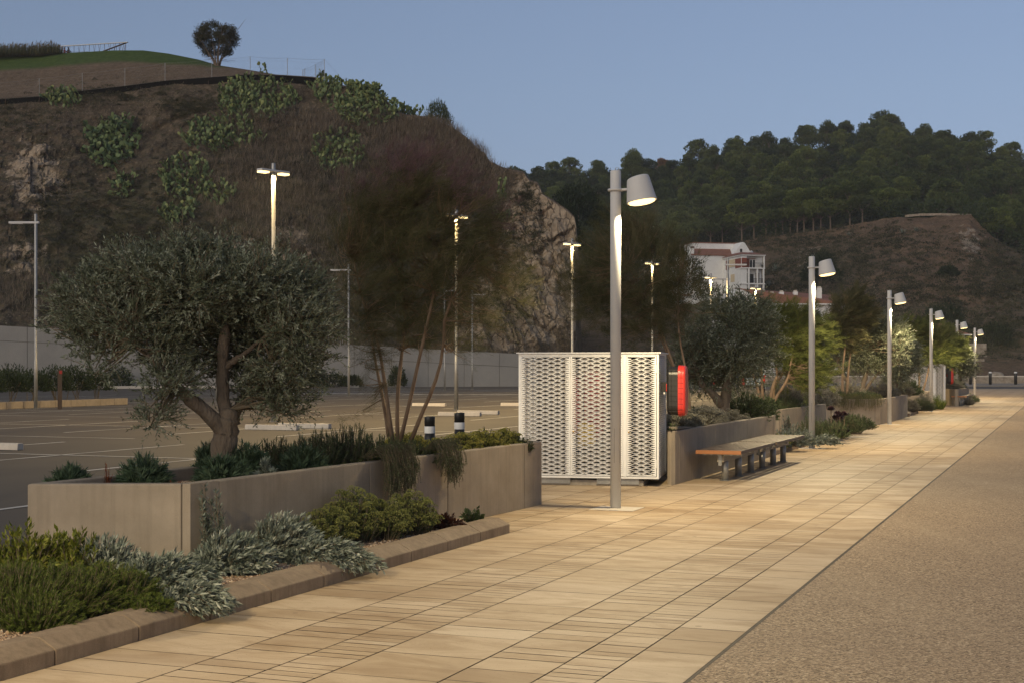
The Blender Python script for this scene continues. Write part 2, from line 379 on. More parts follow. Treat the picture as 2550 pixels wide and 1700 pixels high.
# ------------------------------------------------------------------ car park markings (s along the promenade, t across)
def markings():
    mb = MB(); bl = MB(); rng = np.random.default_rng(8)
    def seg(s0, s1, t0, t1, z=.002, b=mb):
        a = [ST(s0, t0, z), ST(s0, t1, z), ST(s1, t1, z), ST(s1, t0, z)]; b.add(a, [(3, 2, 1, 0)])
    rows = [10.3, 22.4, 34.55, 46.7, 58.8, 71, 83, 95, 107]
    tk = [-11.75 - 3.2*k for k in range(22)]
    for i, r in enumerate(rows):
        seg(r-.055, r+.055, -60, -11.8, .004)
        for t in tk:
            if t < -60: continue
            w_ = .055
            seg(r-4.1, r+4.1, t-w_, t+w_)
    for q, (t0, t1) in {28.36: (-44, -20.8), 41.0: (-60, -27.5), 53: (-60, -36)}.items(): seg(q-.05, q+.05, t0, t1)
    for x, y in ((-9, 104), (-3, 108), (4, 104), (-14, 100)):      # blue bays by the wall
        for dx, dy, w_, h in ((0, 0, 3.2, .25), (0, 4.2, 3.2, .25)):
            bl.add([(x+dx, y+dy, .006), (x+dx+w_, y+dy, .006), (x+dx+w_, y+dy+h, .006), (x+dx, y+dy+h, .006)], [(0, 1, 2, 3)])
    for k in range(9):                                             # hatching round the lamp islands
        mb.add([(-16+k*.9, 96, .006), (-15.6+k*.9, 96, .006), (-14.6+k*.9, 99, .006), (-15+k*.9, 99, .006)], [(0, 1, 2, 3)])
        mb.add([(-7.4+k*.9, 93, .006), (-7.0+k*.9, 93, .006), (-6.0+k*.9, 96, .006), (-6.4+k*.9, 96, .006)], [(0, 1, 2, 3)])
    tag(mb.build('parking_bay_lines', M['paint']), kind='structure')
    tag(bl.build('blue_bay_lines', M['blue_paint']), kind='structure')
markings()
# ------------------------------------------------------------------ kerbs and planting beds
def kerb(s0, s1, t=-5.25, h=.155, step=.745, name='kerb', endcap=True):
    mb = MB(); prof = [(0, -.02), (0, .095), (-.115, h), (-.24, h), (-.24, -.02)]
    n = max(1, round((s1-s0)/step)); st = (s1-s0)/n
    for i in range(n):
        a, b = s0+i*st+.004, s0+(i+1)*st-.004
        V = [ST(a, t+x, z) for x, z in prof] + [ST(b, t+x, z) for x, z in prof]; k = len(prof)
        mb.add(V, [list(range(k)), list(range(k, 2*k))[::-1]] + [(j, k+j, k+(j+1) % k, (j+1) % k) for j in range(k)])
    V = [ST(s0+.02, t+x, z) for x, z in [(-.01, -.02), (-.01, .085), (-.12, h-.012), (-.23, h-.012), (-.23, -.02)]]
    V += [ST(s1-.02, t+x, z) for x, z in [(-.01, -.02), (-.01, .085), (-.12, h-.012), (-.23, h-.012), (-.23, -.02)]]
    core = MB().add(V, [list(range(5)), list(range(5, 10))[::-1]] + [(j, 5+j, 5+(j+1) % 5, (j+1) % 5) for j in range(5)])
    o = tag(mb.build(name, M['kerb'], bevel=.008), kind='structure')
    tag(core.build('kerb_joint', M['concrete_dark']), kind='structure')
    return o
def bed(poly, z=.115, name='planting_bed'):
    mb = MB(); mb.prism(poly, -.015, z); tag(mb.build(name, M['pebble']), kind='structure')
kerb(2.6, 13.34); kerb(26.0, 39.75); kerb(51.3, 55.0)
bed([st2(2.6, -5.48), st2(13.3, -5.48), (-.14, 14.52), (-.55, 14.66), (-.75, 14.6), (-2.46, 10.87), (-3.74, 10.87), (-4.75, 10.2), st2(6.5, -8.2), st2(2.6, -8.2)])
bed([st2(26.0, -5.48), st2(39.7, -5.48), (9.3, 38.9), (8.05, 36.3), (5.92, 31.0), (4.6, 30.9), (4.2, 27.75), (5.0, 27.5)])
bed([st2(51.3, -5.48), st2(54.95, -5.48), (14.4, 53.3), (13.5, 51.2), (13.3, 50.2), (13.9, 49.7)])
# ------------------------------------------------------------------ planters with cast panels
def offset(poly, d):
    n = len(poly); out = []
    for i in range(n):
        p0, p1, p2 = (np.array(poly[j % n][:2], float) for j in (i-1, i, i+1))
        e1 = (p1-p0)/np.linalg.norm(p1-p0); e2 = (p2-p1)/np.linalg.norm(p2-p1)
        n1 = np.array((-e1[1], e1[0])); n2 = np.array((-e2[1], e2[0])); b = n1+n2; b /= np.linalg.norm(b)
        out.append(tuple(p1 + b*d/max(.35, b.dot(n1))))
    return out
def planter(poly, joints, label, h=.775, th=.11, soil=.665):
    """poly anticlockwise; joints = indices of corners between which each panel runs"""
    root = empty('concrete_planter', (*poly[0], 0), label=label, cat='planter', group='concrete planters along the promenade')
    ox, oy = poly[0]
    L = [(x-ox, y-oy) for x, y in poly]; I = offset(L, th)
    n = len(L); js = joints
    for a, b in zip(js, js[1:] + [js[0]+n]):
        idx = [k % n for k in range(a, b+1)]
        o_ = [np.array(L[k]) for k in idx]; i_ = [np.array(I[k]) for k in idx]
        def shrink(l, g=.004):
            l = [q.copy() for q in l]
            l[0] += unit(l[1]-l[0])*g; l[-1] += unit(l[-2]-l[-1])*g; return l
        o_, i_ = shrink(o_), shrink(i_)
        m = len(o_); V = [(*q, z) for z in (0, h) for q in o_] + [(*q, z) for z in (0, h) for q in i_]
        ob, ot, ib, it = 0, m, 2*m, 3*m; Fc = []
        for k in range(m-1):
            Fc += [(ob+k, ob+k+1, ot+k+1, ot+k), (ib+k+1, ib+k, it+k, it+k+1), (ot+k, ot+k+1, it+k+1, it+k), (ob+k+1, ob+k, ib+k, ib+k+1)]
        Fc += [(ob, ot, it, ib), (ob+m-1, ib+m-1, it+m-1, ot+m-1)]
        MB().add(V, Fc).build('wall_panel', M['concrete'], root, bevel=.012)
    c0, c1 = offset(L, .012), offset(L, th-.012)
    V = [(*q, z) for z in (.0, h-.016) for q in c0] + [(*q, z) for z in (.0, h-.016) for q in c1]; Fc = []
    for k in range(n):
        j = (k+1) % n; Fc += [(k, j, n+j, n+k), (2*n+j, 2*n+k, 3*n+k, 3*n+j), (n+k, n+j, 3*n+j, 3*n+k)]
    MB().add(V, Fc).build('joint_filler', M['concrete_dark'], root)
    MB().prism(offset(L, th-.004), .02, soil).build('pebble_fill', M['pebble'], root)
    return root
def along(a, b, f): return (a[0]+(b[0]-a[0])*f, a[1]+(b[1]-a[1])*f)
A_, B_, C_ = (-3.72, 10.9), (-2.465, 10.9), (.27, 17.1)
planter([A_, (-2.53, 10.9), B_, along(B_, C_, .055), along(B_, C_, .41), along(B_, C_, .655), along(B_, C_, .955), (.36, 17.32), (.33, 17.5), (.16, 17.6), (-.95, 17.6), along((-.95, 17.6), A_, .5)],
        [0, 1, 3, 4, 5, 6, 10, 11], 'nearest beige concrete planter holding the big olive tree at the left')
planter([(2.215, 20.3), (2.26, 20.26), (2.33, 20.3), along((2.33, 20.3), (5.06, 27.3), .03), along((2.33, 20.3), (5.06, 27.3), .33), along((2.33, 20.3), (5.06, 27.3), .66), (4.98, 27.1), (5.06, 27.3), (4.98, 27.4), (3.95, 27.7), (1.75, 22.1), (2.72, 21.72)],
        [0, 3, 4, 5, 6, 9, 10, 11], 'grey concrete planter right behind the slatted bench, beside the perforated cabinet')
planter([(4.55, 31.0), (5.84, 31.0), (5.89, 31.03), along((5.89, 31.0), (8.02, 36.3), .3), along((5.89, 31.0), (8.02, 36.3), .7), (8.02, 36.3), (7.9, 36.5), (6.8, 36.9)],
        [0, 1, 3, 4, 5, 7], 'concrete planter behind the second street lamp with a diagonal shadow across its side')
planter([(8.8, 42.3), (10.8, 42.3), (10.95, 42.36), (11.15, 42.85), (12.1, 45.1), (13.8, 49.6), (13.6, 49.8), (12.2, 50.3)],
        [0, 1, 3, 4, 5, 7], 'pale concrete planter with green trailing plants over its front, behind the third lamp')
planter([(15.3, 56.2), (16.45, 56.2), (17.2, 58.1), (16.2, 58.5)], [0, 1, 2, 3], 'short concrete planter just left of the far perforated cabinet', th=.12)
planter([(19.85, 63.7), (20.0, 63.7), (20.4, 64.6), (22.3, 69.4), (21.2, 69.9), (19.9, 66.4)], [0, 1, 2, 3, 4, 5], 'farthest concrete planter behind the small far bench')

# ================================================================== promenade lamps
def batwing(ld, away=None):
    """street optics: more light sideways than straight down, cut off near the horizontal"""
    ld.use_nodes = True; nt = ld.node_tree; em = nt.nodes['Emission']
    g = N(nt, 'ShaderNodeNewGeometry'); d = N(nt, 'ShaderNodeVectorMath', operation='DOT_PRODUCT')
    nt.links.new(g.outputs['Incoming'], d.inputs[0]); nt.links.new(g.outputs['Normal'], d.inputs[1])
    c = math_n(nt, 'ABSOLUTE', d.outputs['Value'])
    q = math_n(nt, 'MINIMUM', math_n(nt, 'POWER', math_n(nt, 'MAXIMUM', c, .05), -2.0), 7.0)
    r = N(nt, 'ShaderNodeMapRange', interpolation_type='SMOOTHSTEP'); r.inputs['From Min'].default_value = .12; r.inputs['From Max'].default_value = .34
    nt.links.new(c, r.inputs['Value']); q = math_n(nt, 'MULTIPLY', q, r.outputs[0])
    if away is not None:                          # the optic throws its light out over the path, less back at the pole
        e = N(nt, 'ShaderNodeVectorMath', operation='DOT_PRODUCT'); nt.links.new(g.outputs['Incoming'], e.inputs[0]); e.inputs[1].default_value = away
        m = N(nt, 'ShaderNodeMapRange', interpolation_type='SMOOTHSTEP'); m.inputs['From Min'].default_value = -.55; m.inputs['From Max'].default_value = .12
        m.inputs['To Min'].default_value = .32; nt.links.new(e.outputs['Value'], m.inputs['Value']); q = math_n(nt, 'MULTIPLY', q, m.outputs[0])
    nt.links.new(q, em.inputs['Strength'])
def make_lamp():
    t = empty('street_lamp', (0, 0, 0), 0, cat='street lamp', group='bucket headed street lamps along the promenade')
    mb = MB(); mb.lathe([(.0635, 0), (.0635, 3.985), (.058, 4.0)], 32); p = mb.build('pole', M['grey_paint'], t, True)
    MB().tube([(0, 0, 4.0), (.0, 0, 4.03), (.02, 0, 4.042), (.035, 0, 4.03), (.035, 0, 4.0)], .005, 6).build('lifting_eye', M['galv'], p)
    # service door near the foot
    d = MB(); pts = []
    for z0, z1, x0, x1 in ((.55, .553, -.035, .035), (.95, .953, -.035, .035), (.55, .953, -.038, -.035), (.55, .953, .035, .038)):
        y = -.0637; V = []
        for z in (z0, z1):
            for x in (x0, x1):
                V.append((math.sin(x/.0635)*.0642, -math.cos(x/.0635)*.0642, z))
        d.add(V, [(0, 1, 3, 2)])
    dd = d.build('service_door', M['dark'], t); dd.rotation_euler = (0, 0, .62)
    MB().box(-.24, .30, -.30, .20, .008, .011).build('base_plate', M['stop'], t)
    r = MB(); r.lathe([(.064, 3.752), (.092, 3.757), (.095, 3.77), (.092, 3.783), (.064, 3.788)], 32)
    r.box(.05, .175, -.035, .035, 3.757, 3.783); r.build('bracket_ring', M['grey_paint'], t, False, bevel=.006)
    # head: tilted, tapering bucket
    n = 40; rings = []
    bl, br, tr, tl = np.array((.145, 3.59)), np.array((.500, 3.65)), np.array((.398, 3.945)), np.array((.145, 3.875))
    def ring(f, k=1.0):
        l = bl + (tl-bl)*f; r_ = br + (tr-br)*f; c = (l+r_)/2; hw = (r_-l)/2*k; dy = np.linalg.norm(hw)
        return [(c[0]+hw[0]*math.cos(a), dy*math.sin(a)*1.0, c[1]+hw[1]*math.cos(a)) for a in (2*math.pi*i/n for i in range(n))]
    spec = [(0.075, .90), (0.0, .965), (0, 1), (.03, 1.0), (.5, 1), (.90, 1), (.955, .985), (.985, .95), (1, .88), (1.005, .7)]
    V = [q for f, k in spec for q in ring(f, k)]; m = len(spec)
    Fc = [(i*n+k, i*n+(k+1) % n, (i+1)*n+(k+1) % n, (i+1)*n+k) for i in range(m-1) for k in range(n)] + [list(range((m-1)*n, m*n))]
    hd = MB().add(V, Fc).build('lamp_head', M['grey_paint'], t, True)
    g = ring(.03, .965); MB().add(g, [list(range(n))[::-1]]).build('rim', M['black'], hd)
    gl = [ring(f, k) for f, k in ((.025, .90), (-.045, .84), (-.085, .66), (-.10, .35))]          # lit glass bulged below the rim, standing in for lamp glare
    MB().add([q for g_ in gl for q in g_], [(i*n+(k+1) % n, i*n+k, (i+1)*n+k, (i+1)*n+(k+1) % n) for i in range(3) for k in range(n)] + [list(range(3*n, 4*n))[::-1]]).build('lamp_glass', M['lens'], hd, True)
    ld = bpy.data.lights.new('lamp_light', 'AREA'); ld.shape = 'DISK'; ld.size = .2; ld.energy = PROM_W; ld.color = LAMP_COL; ld.spread = RAD(180); batwing(ld, (UY, -UX, 0))
    lo = bpy.data.objects.new('lamp_light', ld); col.objects.link(lo); lo.parent = hd
    c = (np.array(ring(-.118, .6)).mean(0)); lo.location = c
    dirv = Vector((.30, 0, -1)); lo.rotation_euler = (-dirv).to_track_quat('Z', 'Y').to_euler()
    return t
lamp0 = make_lamp()
ords = ['nearest and tallest looking grey street lamp, in front of the perforated cabinet', 'grey street lamp at the far end of the slatted bench, second from the camera',
        'third grey street lamp in the row, in front of the brightly lit olive tree', 'fourth grey street lamp in the row, in front of the far perforated cabinet',
        'fifth grey street lamp, standing behind the small far bench', 'last grey street lamp at the far end of the promenade row']
for i in range(-1, 6):
    loc = (1.229 + 5.04*i, 16.87 + 12.87*i, 0)
    if i == -1: L_ = copy_tree(lamp0, loc, -TH, 'grey street lamp just beside the camera, out of the frame on the left')
    elif i == 0: L_ = lamp0; L_.location = loc; L_.rotation_euler = (0, 0, -TH); L_['label'] = ords[0]
    else: L_ = copy_tree(lamp0, loc, -TH, ords[i])

# ================================================================== car park lamps
def make_double():
    t = empty('car_park_lamp', cat='lamp post', group='lit twin headed car park lamps')
    MB().lathe([(.085, 0), (.085, 2.2), (.062, 2.25), (.062, 8.13), (.055, 8.15)], 20).build('pole', M['galv'], t, True)
    MB().lathe([(.16, 0), (.16, .012), (.0851, .013)], 20).build('base_plate', M['galv'], t)
    MB().box(-.56, .56, -.13, .13, 7.86, 7.93).build('lamp_bar', M['grey_paint'], t, bevel=.01)
    for s in (-1, 1):
        MB().box(s*.40-.155, s*.40+.155, -.11, .11, 7.805, 7.859).build('lamp_glass', M['lens'], t)
        ld = bpy.data.lights.new('lamp_light', 'AREA'); ld.shape = 'RECTANGLE'; ld.size = .26; ld.size_y = .18; ld.energy = PARK_W; ld.color = PARK_COL; ld.spread = RAD(180); batwing(ld)
        lo = bpy.data.objects.new('lamp_light', ld); col.objects.link(lo); lo.parent = t; lo.location = (s*.40, 0, 7.798)
    return t
dbl = make_double()
dl = ['tallest lit twin headed lamp post in the car park, rising above the big olive tree', 'lit twin headed lamp post seen through the feathery tree in the nearest planter',
      'lit twin headed lamp post rising behind the perforated cabinet', 'lit twin headed lamp post right of the nearest street lamp, behind the dark feathery tree',
      'lit twin headed lamp post left of the white house, by the tall bare pole', 'farthest lit twin headed lamp post, in front of the white house']
for i in range(6):
    loc = (-7.54+5.27*i, 44.95+12.97*i, 0); rz = math.atan2(.74, .67)
    if i == 0: dbl.location = loc; dbl.rotation_euler = (0, 0, rz); dbl['label'] = dl[0]
    else: copy_tree(dbl, loc, rz, dl[i])
def make_single():
    t = empty('arm_lamp_post', cat='lamp post', group='unlit single arm lamp posts in the car park')
    MB().lathe([(.075, 0), (.075, 2.0), (.06, 2.05), (.06, 8.13), (.055, 8.15)], 18).build('pole', M['galv'], t, True)
    MB().lathe([(.15, 0), (.15, .012), (.0751, .013)], 18).build('base_plate', M['galv'], t)
    a = MB().box(-1.12, .14, -.06, .06, 7.74, 7.83).build('arm', M['grey_paint'], t, bevel=.008)
    MB().box(-1.05, -.55, -.045, .045, 7.725, 7.739).build('lamp_glass', M['lens_off'], a)
    return t
sg = make_single()
sgl = [(89, 386, 0, 'unlit single arm lamp post rising from the hedge at the far left'), (540, 317, 0, 'unlit single arm lamp post showing above the crown of the big olive tree'),
       (868, 261, 0, 'unlit single arm lamp post between the olive tree and the feathery tree'), (1107, 205, 2.2, 'unlit single arm lamp post half hidden inside the feathery tree'),
       (1176, 196, math.pi, 'small far unlit lamp post with its arm to the right, by the retaining wall'),
       (1812, 275, math.pi, 'lamp post before the white house, its arm pointing right at the very top'), (1813, 237, .3, 'unlit lamp post in front of the white house, second arm from the top'),
       (1814, 199, 0, 'unlit lamp post in front of the white house, third arm from the top'), (1815, 162, .7, 'unlit lamp post in front of the white house, lowest arm of the four')]
for i, (px, up, rz, lb) in enumerate(sgl):
    y = 6.5*F/up; loc = (XA(px, y), y, 0)
    if i == 0: sg.location = loc; sg['label'] = lb
    else: copy_tree(sg, loc, rz, lb)
# ================================================================== perforated cabinets
def mesh_panel(w_, h_, p=.176, q=.0305, hw=.060, hh=.0096):
    """expanded sheet metal: lens-shaped slots in staggered rows, lips pushed out and in"""
    mb = MB(); nx = int(w_/p)+2; nz = int(h_/q)
    ox = (w_ - (nx-2)*p)/2 - p*.5
    for k in range(nz+1):
        for i in range(nx+1):
            cx, cz = ox + (i + (k % 2)*.5)*p, k*q + q*.5
            if cz+q > h_+q*.6 or cz-q < -q*.6: pass
            hs = [(-hw, 0, 0), (-hw*.55, -hh*.55, -.010), (0, -hh, -.015), (hw*.55, -hh*.55, -.010), (hw, 0, 0), (hw*.5, hh*.85, .007), (0, hh*1.35, .012), (-hw*.5, hh*.85, .007)]
            ot = [(-p/2, 0, 0), (0, -q, .012), (p/2, 0, 0), (0, q, -.015)]
            V = [(cx+x, y, cz+z) for x, z, y in hs] + [(cx+x, y, cz+z) for x, z, y in ot]
            xs = [v[0] for v in V[8:]]; zs = [v[2] for v in V[8:]]
            if min(xs) < -.02 or max(xs) > w_+.02 or min(zs) < -.02 or max(zs) > h_+.02: continue
            mb.add(V, [(8, 9, 1, 0), (9, 2, 1), (9, 3, 2), (9, 10, 4, 3), (10, 11, 5, 4), (11, 6, 5), (11, 7, 6), (11, 8, 0, 7)])
    # solid margins that close the zig-zag ends
    for k in range(0, nz):
        z = k*q + q*.5
        mb.add([(0, -.004, z-q*.5), (p*.30, -.004, z-q*.18), (p*.30, -.012, z+q*.18), (0, -.004, z+q*.36)], [(0, 1, 2, 3)])
        mb.add([(w_, -.004, z-q*.5), (w_-p*.30, -.004, z-q*.18), (w_-p*.30, -.012, z+q*.18), (w_, -.004, z+q*.36)], [(3, 2, 1, 0)])
    return mb
def make_cabinet():
    t = empty('perforated_cabinet', cat='cabinet', group='white perforated metal cabinets')
    W_, D_, Z0, Z1 = 2.0, 1.25, .115, 1.875
    fr = MB(); b = .028
    for x, y in ((0, 0), (W_-b, 0), (0, D_-b), (W_-b, D_-b)): fr.box(x, x+b, y, y+b, Z0, Z1)
    for z in (Z0, Z1-b):
        for y in (0, D_-b): fr.box(b, W_-b, y, y+b, z, z+b)
        for x in (0, W_-b): fr.box(x, x+b, b, D_-b, z, z+b)
    fr.box(1.497, 1.543, -.008, .03, Z0+.03, Z1-.03); fr.box(.7455, .7545, .0, .03, Z0+.03, Z1-.03)
    fr.build('frame', M['white_metal'], t)
    MB().prism([(-.03, -.03), (W_+.03, -.03), (W_+.03, D_+.03), (-.03, D_+.03)], Z1+.002, Z1+.016).build('roof', M['white_metal'], t)
    MB().box(.07, W_-.22, .06, D_-.05, 0, .085).build('plinth', M['plinth'], t, bevel=.01)
    for x0, x1 in ((.06, .74), (1.12, 1.72)): MB().box(x0, x1, .035, .058, .03, .11).build('base_rail', M['galv'], t)
    for x0, x1, lock in ((.03, .744, None), (.756, 1.494, .035), (1.546, 1.965, .035)):
        w_ = x1-x0; h_ = Z1-Z0-.07; d = MB()
        for a, b_ in ((0, .016), (w_-.016, w_)): d.box(a, b_, -.010, .012, 0, h_)
        for a, b_ in ((0, .014), (h_-.014, h_)): d.box(.016, w_-.016, -.010, .012, a, b_)
        dr = d.build('door', M['white_metal'], t, loc=(x0, .0, Z0+.035))
        pm = mesh_panel(w_-.034, h_-.03).build('perforated_sheet', M['white_metal'], dr, loc=(.017, .0, .015))
        s = pm.modifiers.new('thick', 'SOLIDIFY'); s.thickness = .003
        if lock: MB().lathe([(.011, 0), (.011, .02), (.006, .022)], 12).build('lock', M['brass'], dr, loc=(lock, -.012, .62)).rotation_euler = (RAD(90), 0, 0)
        for hz in (.12, h_-.24):
            MB().box(w_-.012, w_+.006, -.022, -.0105, hz, hz+.11).build('hinge', M['white_metal'], dr)
    for nm, w_, loc, rz in (('side_sheet', D_-.06, (W_-.012, .03, Z0+.035), RAD(90)), ('side_sheet', D_-.06, (.012, D_-.03, Z0+.035), RAD(-90))):
        o = mesh_panel(w_, Z1-Z0-.07).build(nm, M['white_metal'], t, loc=loc); o.rotation_euler = (0, 0, rz)
        s = o.modifiers.new('thick', 'SOLIDIFY'); s.thickness = .003
    MB().box(.03, W_-.03, D_-.05, D_-.03, Z0+.03, Z1-.03).build('shade_backing', M['painted_shade'], t)  # near-black board added to darken the interior behind the slots
    MB().box(.04, W_-.04, .05, D_-.06, Z0+.03, Z0+.05).build('floor_board', M['painted_shade'], t)
    return t
cab = make_cabinet()
CR = RAD(-11)
cab.location = (.095, 20.33, 0); cab.rotation_euler = (0, 0, CR)
cab['label'] = 'near white perforated metal cabinet with three doors behind the nearest street lamp'
copy_tree(cab, (17.38, 63.85, 0), CR, 'far white perforated metal cabinet behind the fourth street lamp')
def inside(x, y, z, c0=(.095, 20.33), r=CR):
    return (c0[0] + x*math.cos(r) - y*math.sin(r), c0[1] + x*math.sin(r) + y*math.cos(r), z)
# what is stored inside the near cabinet
def stored(name, x, y, z, prof, m, label, cat):
    o = MB().lathe(prof, 20).build(name, m, None, True); o.location = inside(x, y, z); return tag(o, label, cat)
stored('rescue_float', 1.02, .50, .60, [(.02, .0), (.12, .04), (.15, .2), (.15, .95), (.12, 1.08), (.04, 1.12)], M['reddark'], 'long red rescue float standing inside the near cabinet, seen through its slots', 'float')
stored('rescue_float', .74, .62, .70, [(.02, .0), (.07, .03), (.09, .2), (.09, .75), (.06, .85), (.02, .88)], M['reddark'], 'slim red rescue float left of the thicker one inside the near cabinet', 'float')
stored('storage_drum', .93, .35, .56, [(.12, 0), (.13, .03), (.13, .27), (.10, .32), (.05, .33)], M['yellow'], 'small yellow drum among the red floats inside the near cabinet', 'drum')
# small rack the stored things stand on
rk = empty('storage_rack', inside(0, 0, .1), CR, 'pale metal rack inside the near cabinet carrying the red floats', 'rack')
MB().box(.55, 1.4, .2, .95, .44, .455).build('shelf', M['galv'], rk)
for x in (.56, 1.38):
    for y in (.21, .93): MB().box(x-.012, x+.012, y-.012, y+.012, 0, .44).build('leg', M['galv'], rk)
# ------------------------------------------------------------------ lifebuoy cases on the cabinets' sides
def make_case():
    t = empty('lifebuoy_case', cat='lifebuoy case', group='red lifebuoy cases on the cabinets')
    def shell(x0, x1, w_, h_, r, seg=8, inset=.0, dome=None):
        prof = []
        for cx, cz, a0 in ((w_/2-r, h_/2-r, 0), (-w_/2+r, h_/2-r, 90), (-w_/2+r, -h_/2+r, 180), (w_/2-r, -h_/2+r, 270)):
            for i in range(seg+1):
                a = RAD(a0+90*i/seg); prof.append((cx+r*math.cos(a), cz+r*math.sin(a)))
        mb = MB(); n = len(prof); V = []
        st = [(x0, 1.0), (x1, 1.0)] if dome is None else dome
        for x, k in st: V += [(x, y*k, z*k) for y, z in prof]
        Fc = [(i*n+j, i*n+(j+1) % n, (i+1)*n+(j+1) % n, (i+1)*n+j) for i in range(len(st)-1) for j in range(n)] + [list(range(n))[::-1], list(range((len(st)-1)*n, len(st)*n))]
        return mb.add(V, Fc)
    bx = shell(0, 0, .60, .68, .13, dome=[(.10, .90), (.115, .97), (.13, 1), (.16, 1.0), (.163, .985), (.169, .985), (.172, 1.0), (.255, 1.0)]).build('case_body', M['black'], t)
    for k in range(9):
        z = -.29 + k*.0725; MB().box(.125, .250, -.304, -.299, z-.004, z+.004).build('rib', M['dark'], bx)
    ld = shell(0, 0, .62, .72, .14, dome=[(.256, .985), (.258, 1.0), (.300, 1.0), (.303, .985), (.309, .985), (.312, .99), (.335, .985), (.352, .955), (.362, .90), (.366, .8)]).build('case_lid', M['red'], t, False, bevel=.004)
    for k in range(8):
        z = -.26 + k*.074; MB().box(.262, .330, -.3125, -.309, z-.003, z+.003).build('lid_rib', M['reddark'], ld)
    MB().box(.005, .10, -.06, .10, -.02, .12).build('bracket', M['black'], t)
    MB().box(.08, .11, -.16, -.07, -.01, .10).build('latch', M['red'], t, bevel=.005)
    MB().lathe([(.012, 0), (.015, .01), (.008, .028)], 10).build('seal', M['white'], t, loc=(.05, -.10, -.05))
    return t
case = make_case()
def on_side(c0): a = inside(2.0, .42, 1.35, c0); return a
case.location = on_side((.095, 20.33)); case.rotation_euler = (0, 0, CR)
case['label'] = 'black lifebuoy case with a bright red lid on the side of the near cabinet'
copy_tree(case, on_side((17.38, 63.85)), CR, 'small red and black lifebuoy case on the side of the far cabinet')
# ------------------------------------------------------------------ benches
def make_bench():
    t = empty('slatted_bench', cat='bench', group='slatted wooden benches on steel posts')
    for mo in (0, 1):
        y0 = mo*2.75 + .0
        for i in range(7):
            x0 = -.335 + i*.0965
            MB().box(x0, x0+.077, y0, y0+2.66, .415, .462, rnd=.3+.1*(i % 3)).build('slat', M['wood'], t, bevel=.004)
        MB().box(-.337, .339, y0-.016, y0-.002, .408, .464).build('end_board', M['wood_end'] if mo == 0 else M['wood'], t, bevel=.003)
        MB().box(-.05, .05, y0+.12, y0+2.58, .285, .375).build('beam', M['timber'], t, bevel=.006)
        for yy in (.22, 1.1, 2.0, 2.5):
            MB().box(-.30, .30, y0+yy, y0+yy+.03, .378, .413).build('bearer', M['galv'], t)
        MB().box(-.025, .025, y0+.105, y0+.1185, .235, .41).build('end_bracket', M['galv'], t)
        for yy in (.30, 1.22, 2.14):
            p = MB(); p.lathe([(.052, .0), (.052, .29), (.045, .295)], 24); p.build('leg', M['galv'], t, True, loc=(0.0+.028, y0+yy, 0))
            MB().lathe([(.085, .007), (.085, .013), (.0525, .0135)], 20).build('foot_plate', M['galv'], t, loc=(.028, y0+yy, 0))
    return t
bench = make_bench()
b0 = ST(20.45, -4.775); bench.location = (b0[0], b0[1], .006); bench.rotation_euler = (0, 0, -TH)
bench['label'] = 'long slatted wooden bench on round steel posts in front of the grey planter wall'
b1 = ST(66.6, -4.6); copy_tree(bench, (b1[0], b1[1], .006), -TH, 'small far slatted bench in front of the farthest planter')
# ------------------------------------------------------------------ wheel stops, bollards, posts in the car park
def make_stop():
    mb = MB(); prof = [(-.10, 0), (.10, 0), (.085, .12), (.07, .14), (-.07, .14), (-.085, .12)]
    V = [(-.82, y, z) for y, z in prof] + [(.82, y, z) for y, z in prof]; k = 6
    mb.add(V, [list(range(k))[::-1], list(range(k, 2*k))] + [(j, (j+1) % k, k+(j+1) % k, k+j) for j in range(k)])
    return mb.build('wheel_stop', M['stop'], bevel=.01)
stop = None
for s, t, lb in ((33.9, -20.35, 'concrete wheel stop partly hidden behind the rosemary, left one of its pair'), (35.15, -20.05, 'concrete wheel stop behind the rosemary, right one of its pair'),
                 (46.55, -20.25, 'concrete wheel stop at the foot of the second lamp post, left one of its pair'), (48.5, -20.35, 'concrete wheel stop at the foot of the second lamp post, right one of its pair'),
                 (23.5, -20.85, 'concrete wheel stop cut off by the left edge of the picture'),
                 (58.4, -26.9, 'far concrete wheel stop seen under the olive tree crown, left of the trunk'), (60.2, -23.3, 'far concrete wheel stop beside the tall lamp post behind the olive trunk')):
    p_ = ST(s, t, .0)
    if stop is None: stop = make_stop(); o = stop
    else: o = stop.copy(); col.objects.link(o)
    o.location = (p_[0], p_[1], .0); o.rotation_euler = (0, 0, -TH + RAD(-1))
    tag(o, lb, 'wheel stop', 'concrete wheel stops in the car park')
def make_bollard():
    t = empty('striped_bollard', cat='bollard', group='black bollards with a white band behind the near planter')
    MB().lathe([(.105, 0), (.105, .40)], 24).build('post', M['black'], t, True)
    MB().lathe([(.1055, .401), (.1065, .405), (.1065, .535), (.1055, .539)], 24).build('band', M['white'], t, True)
    MB().lathe([(.105, .54), (.105, .725), (.099, .74)], 24).build('cap', M['black'], t, True)
    return t
bo = make_bollard(); bo.location = (-1.66, 28.4, 0); bo['label'] = 'black bollard with a white band behind the yellow flowers, left one of two'
bo.location = (XA(1070, 28.4), 28.4, -.02)
copy_tree(bo, (XA(1144, 28.9), 28.9, .04), 0, 'black bollard with a white band behind the yellow flowers, right one of two')
t = empty('marker_post', (XA(149, 59.4), 59.4, 0), .3, 'slim brown post with a small red reflector in front of the hedge', 'post')
MB().box(-.09, .09, -.09, .09, 0, 1.66).build('post', M['post_brown'], t, bevel=.01)
MB().box(.0901, .10, -.07, .07, 1.45, 1.60).build('reflector', M['reddark'], t)
MB().box(-.02, .085, -.0999, -.0901, 1.47, 1.60).build('reflector', M['reddark'], t)

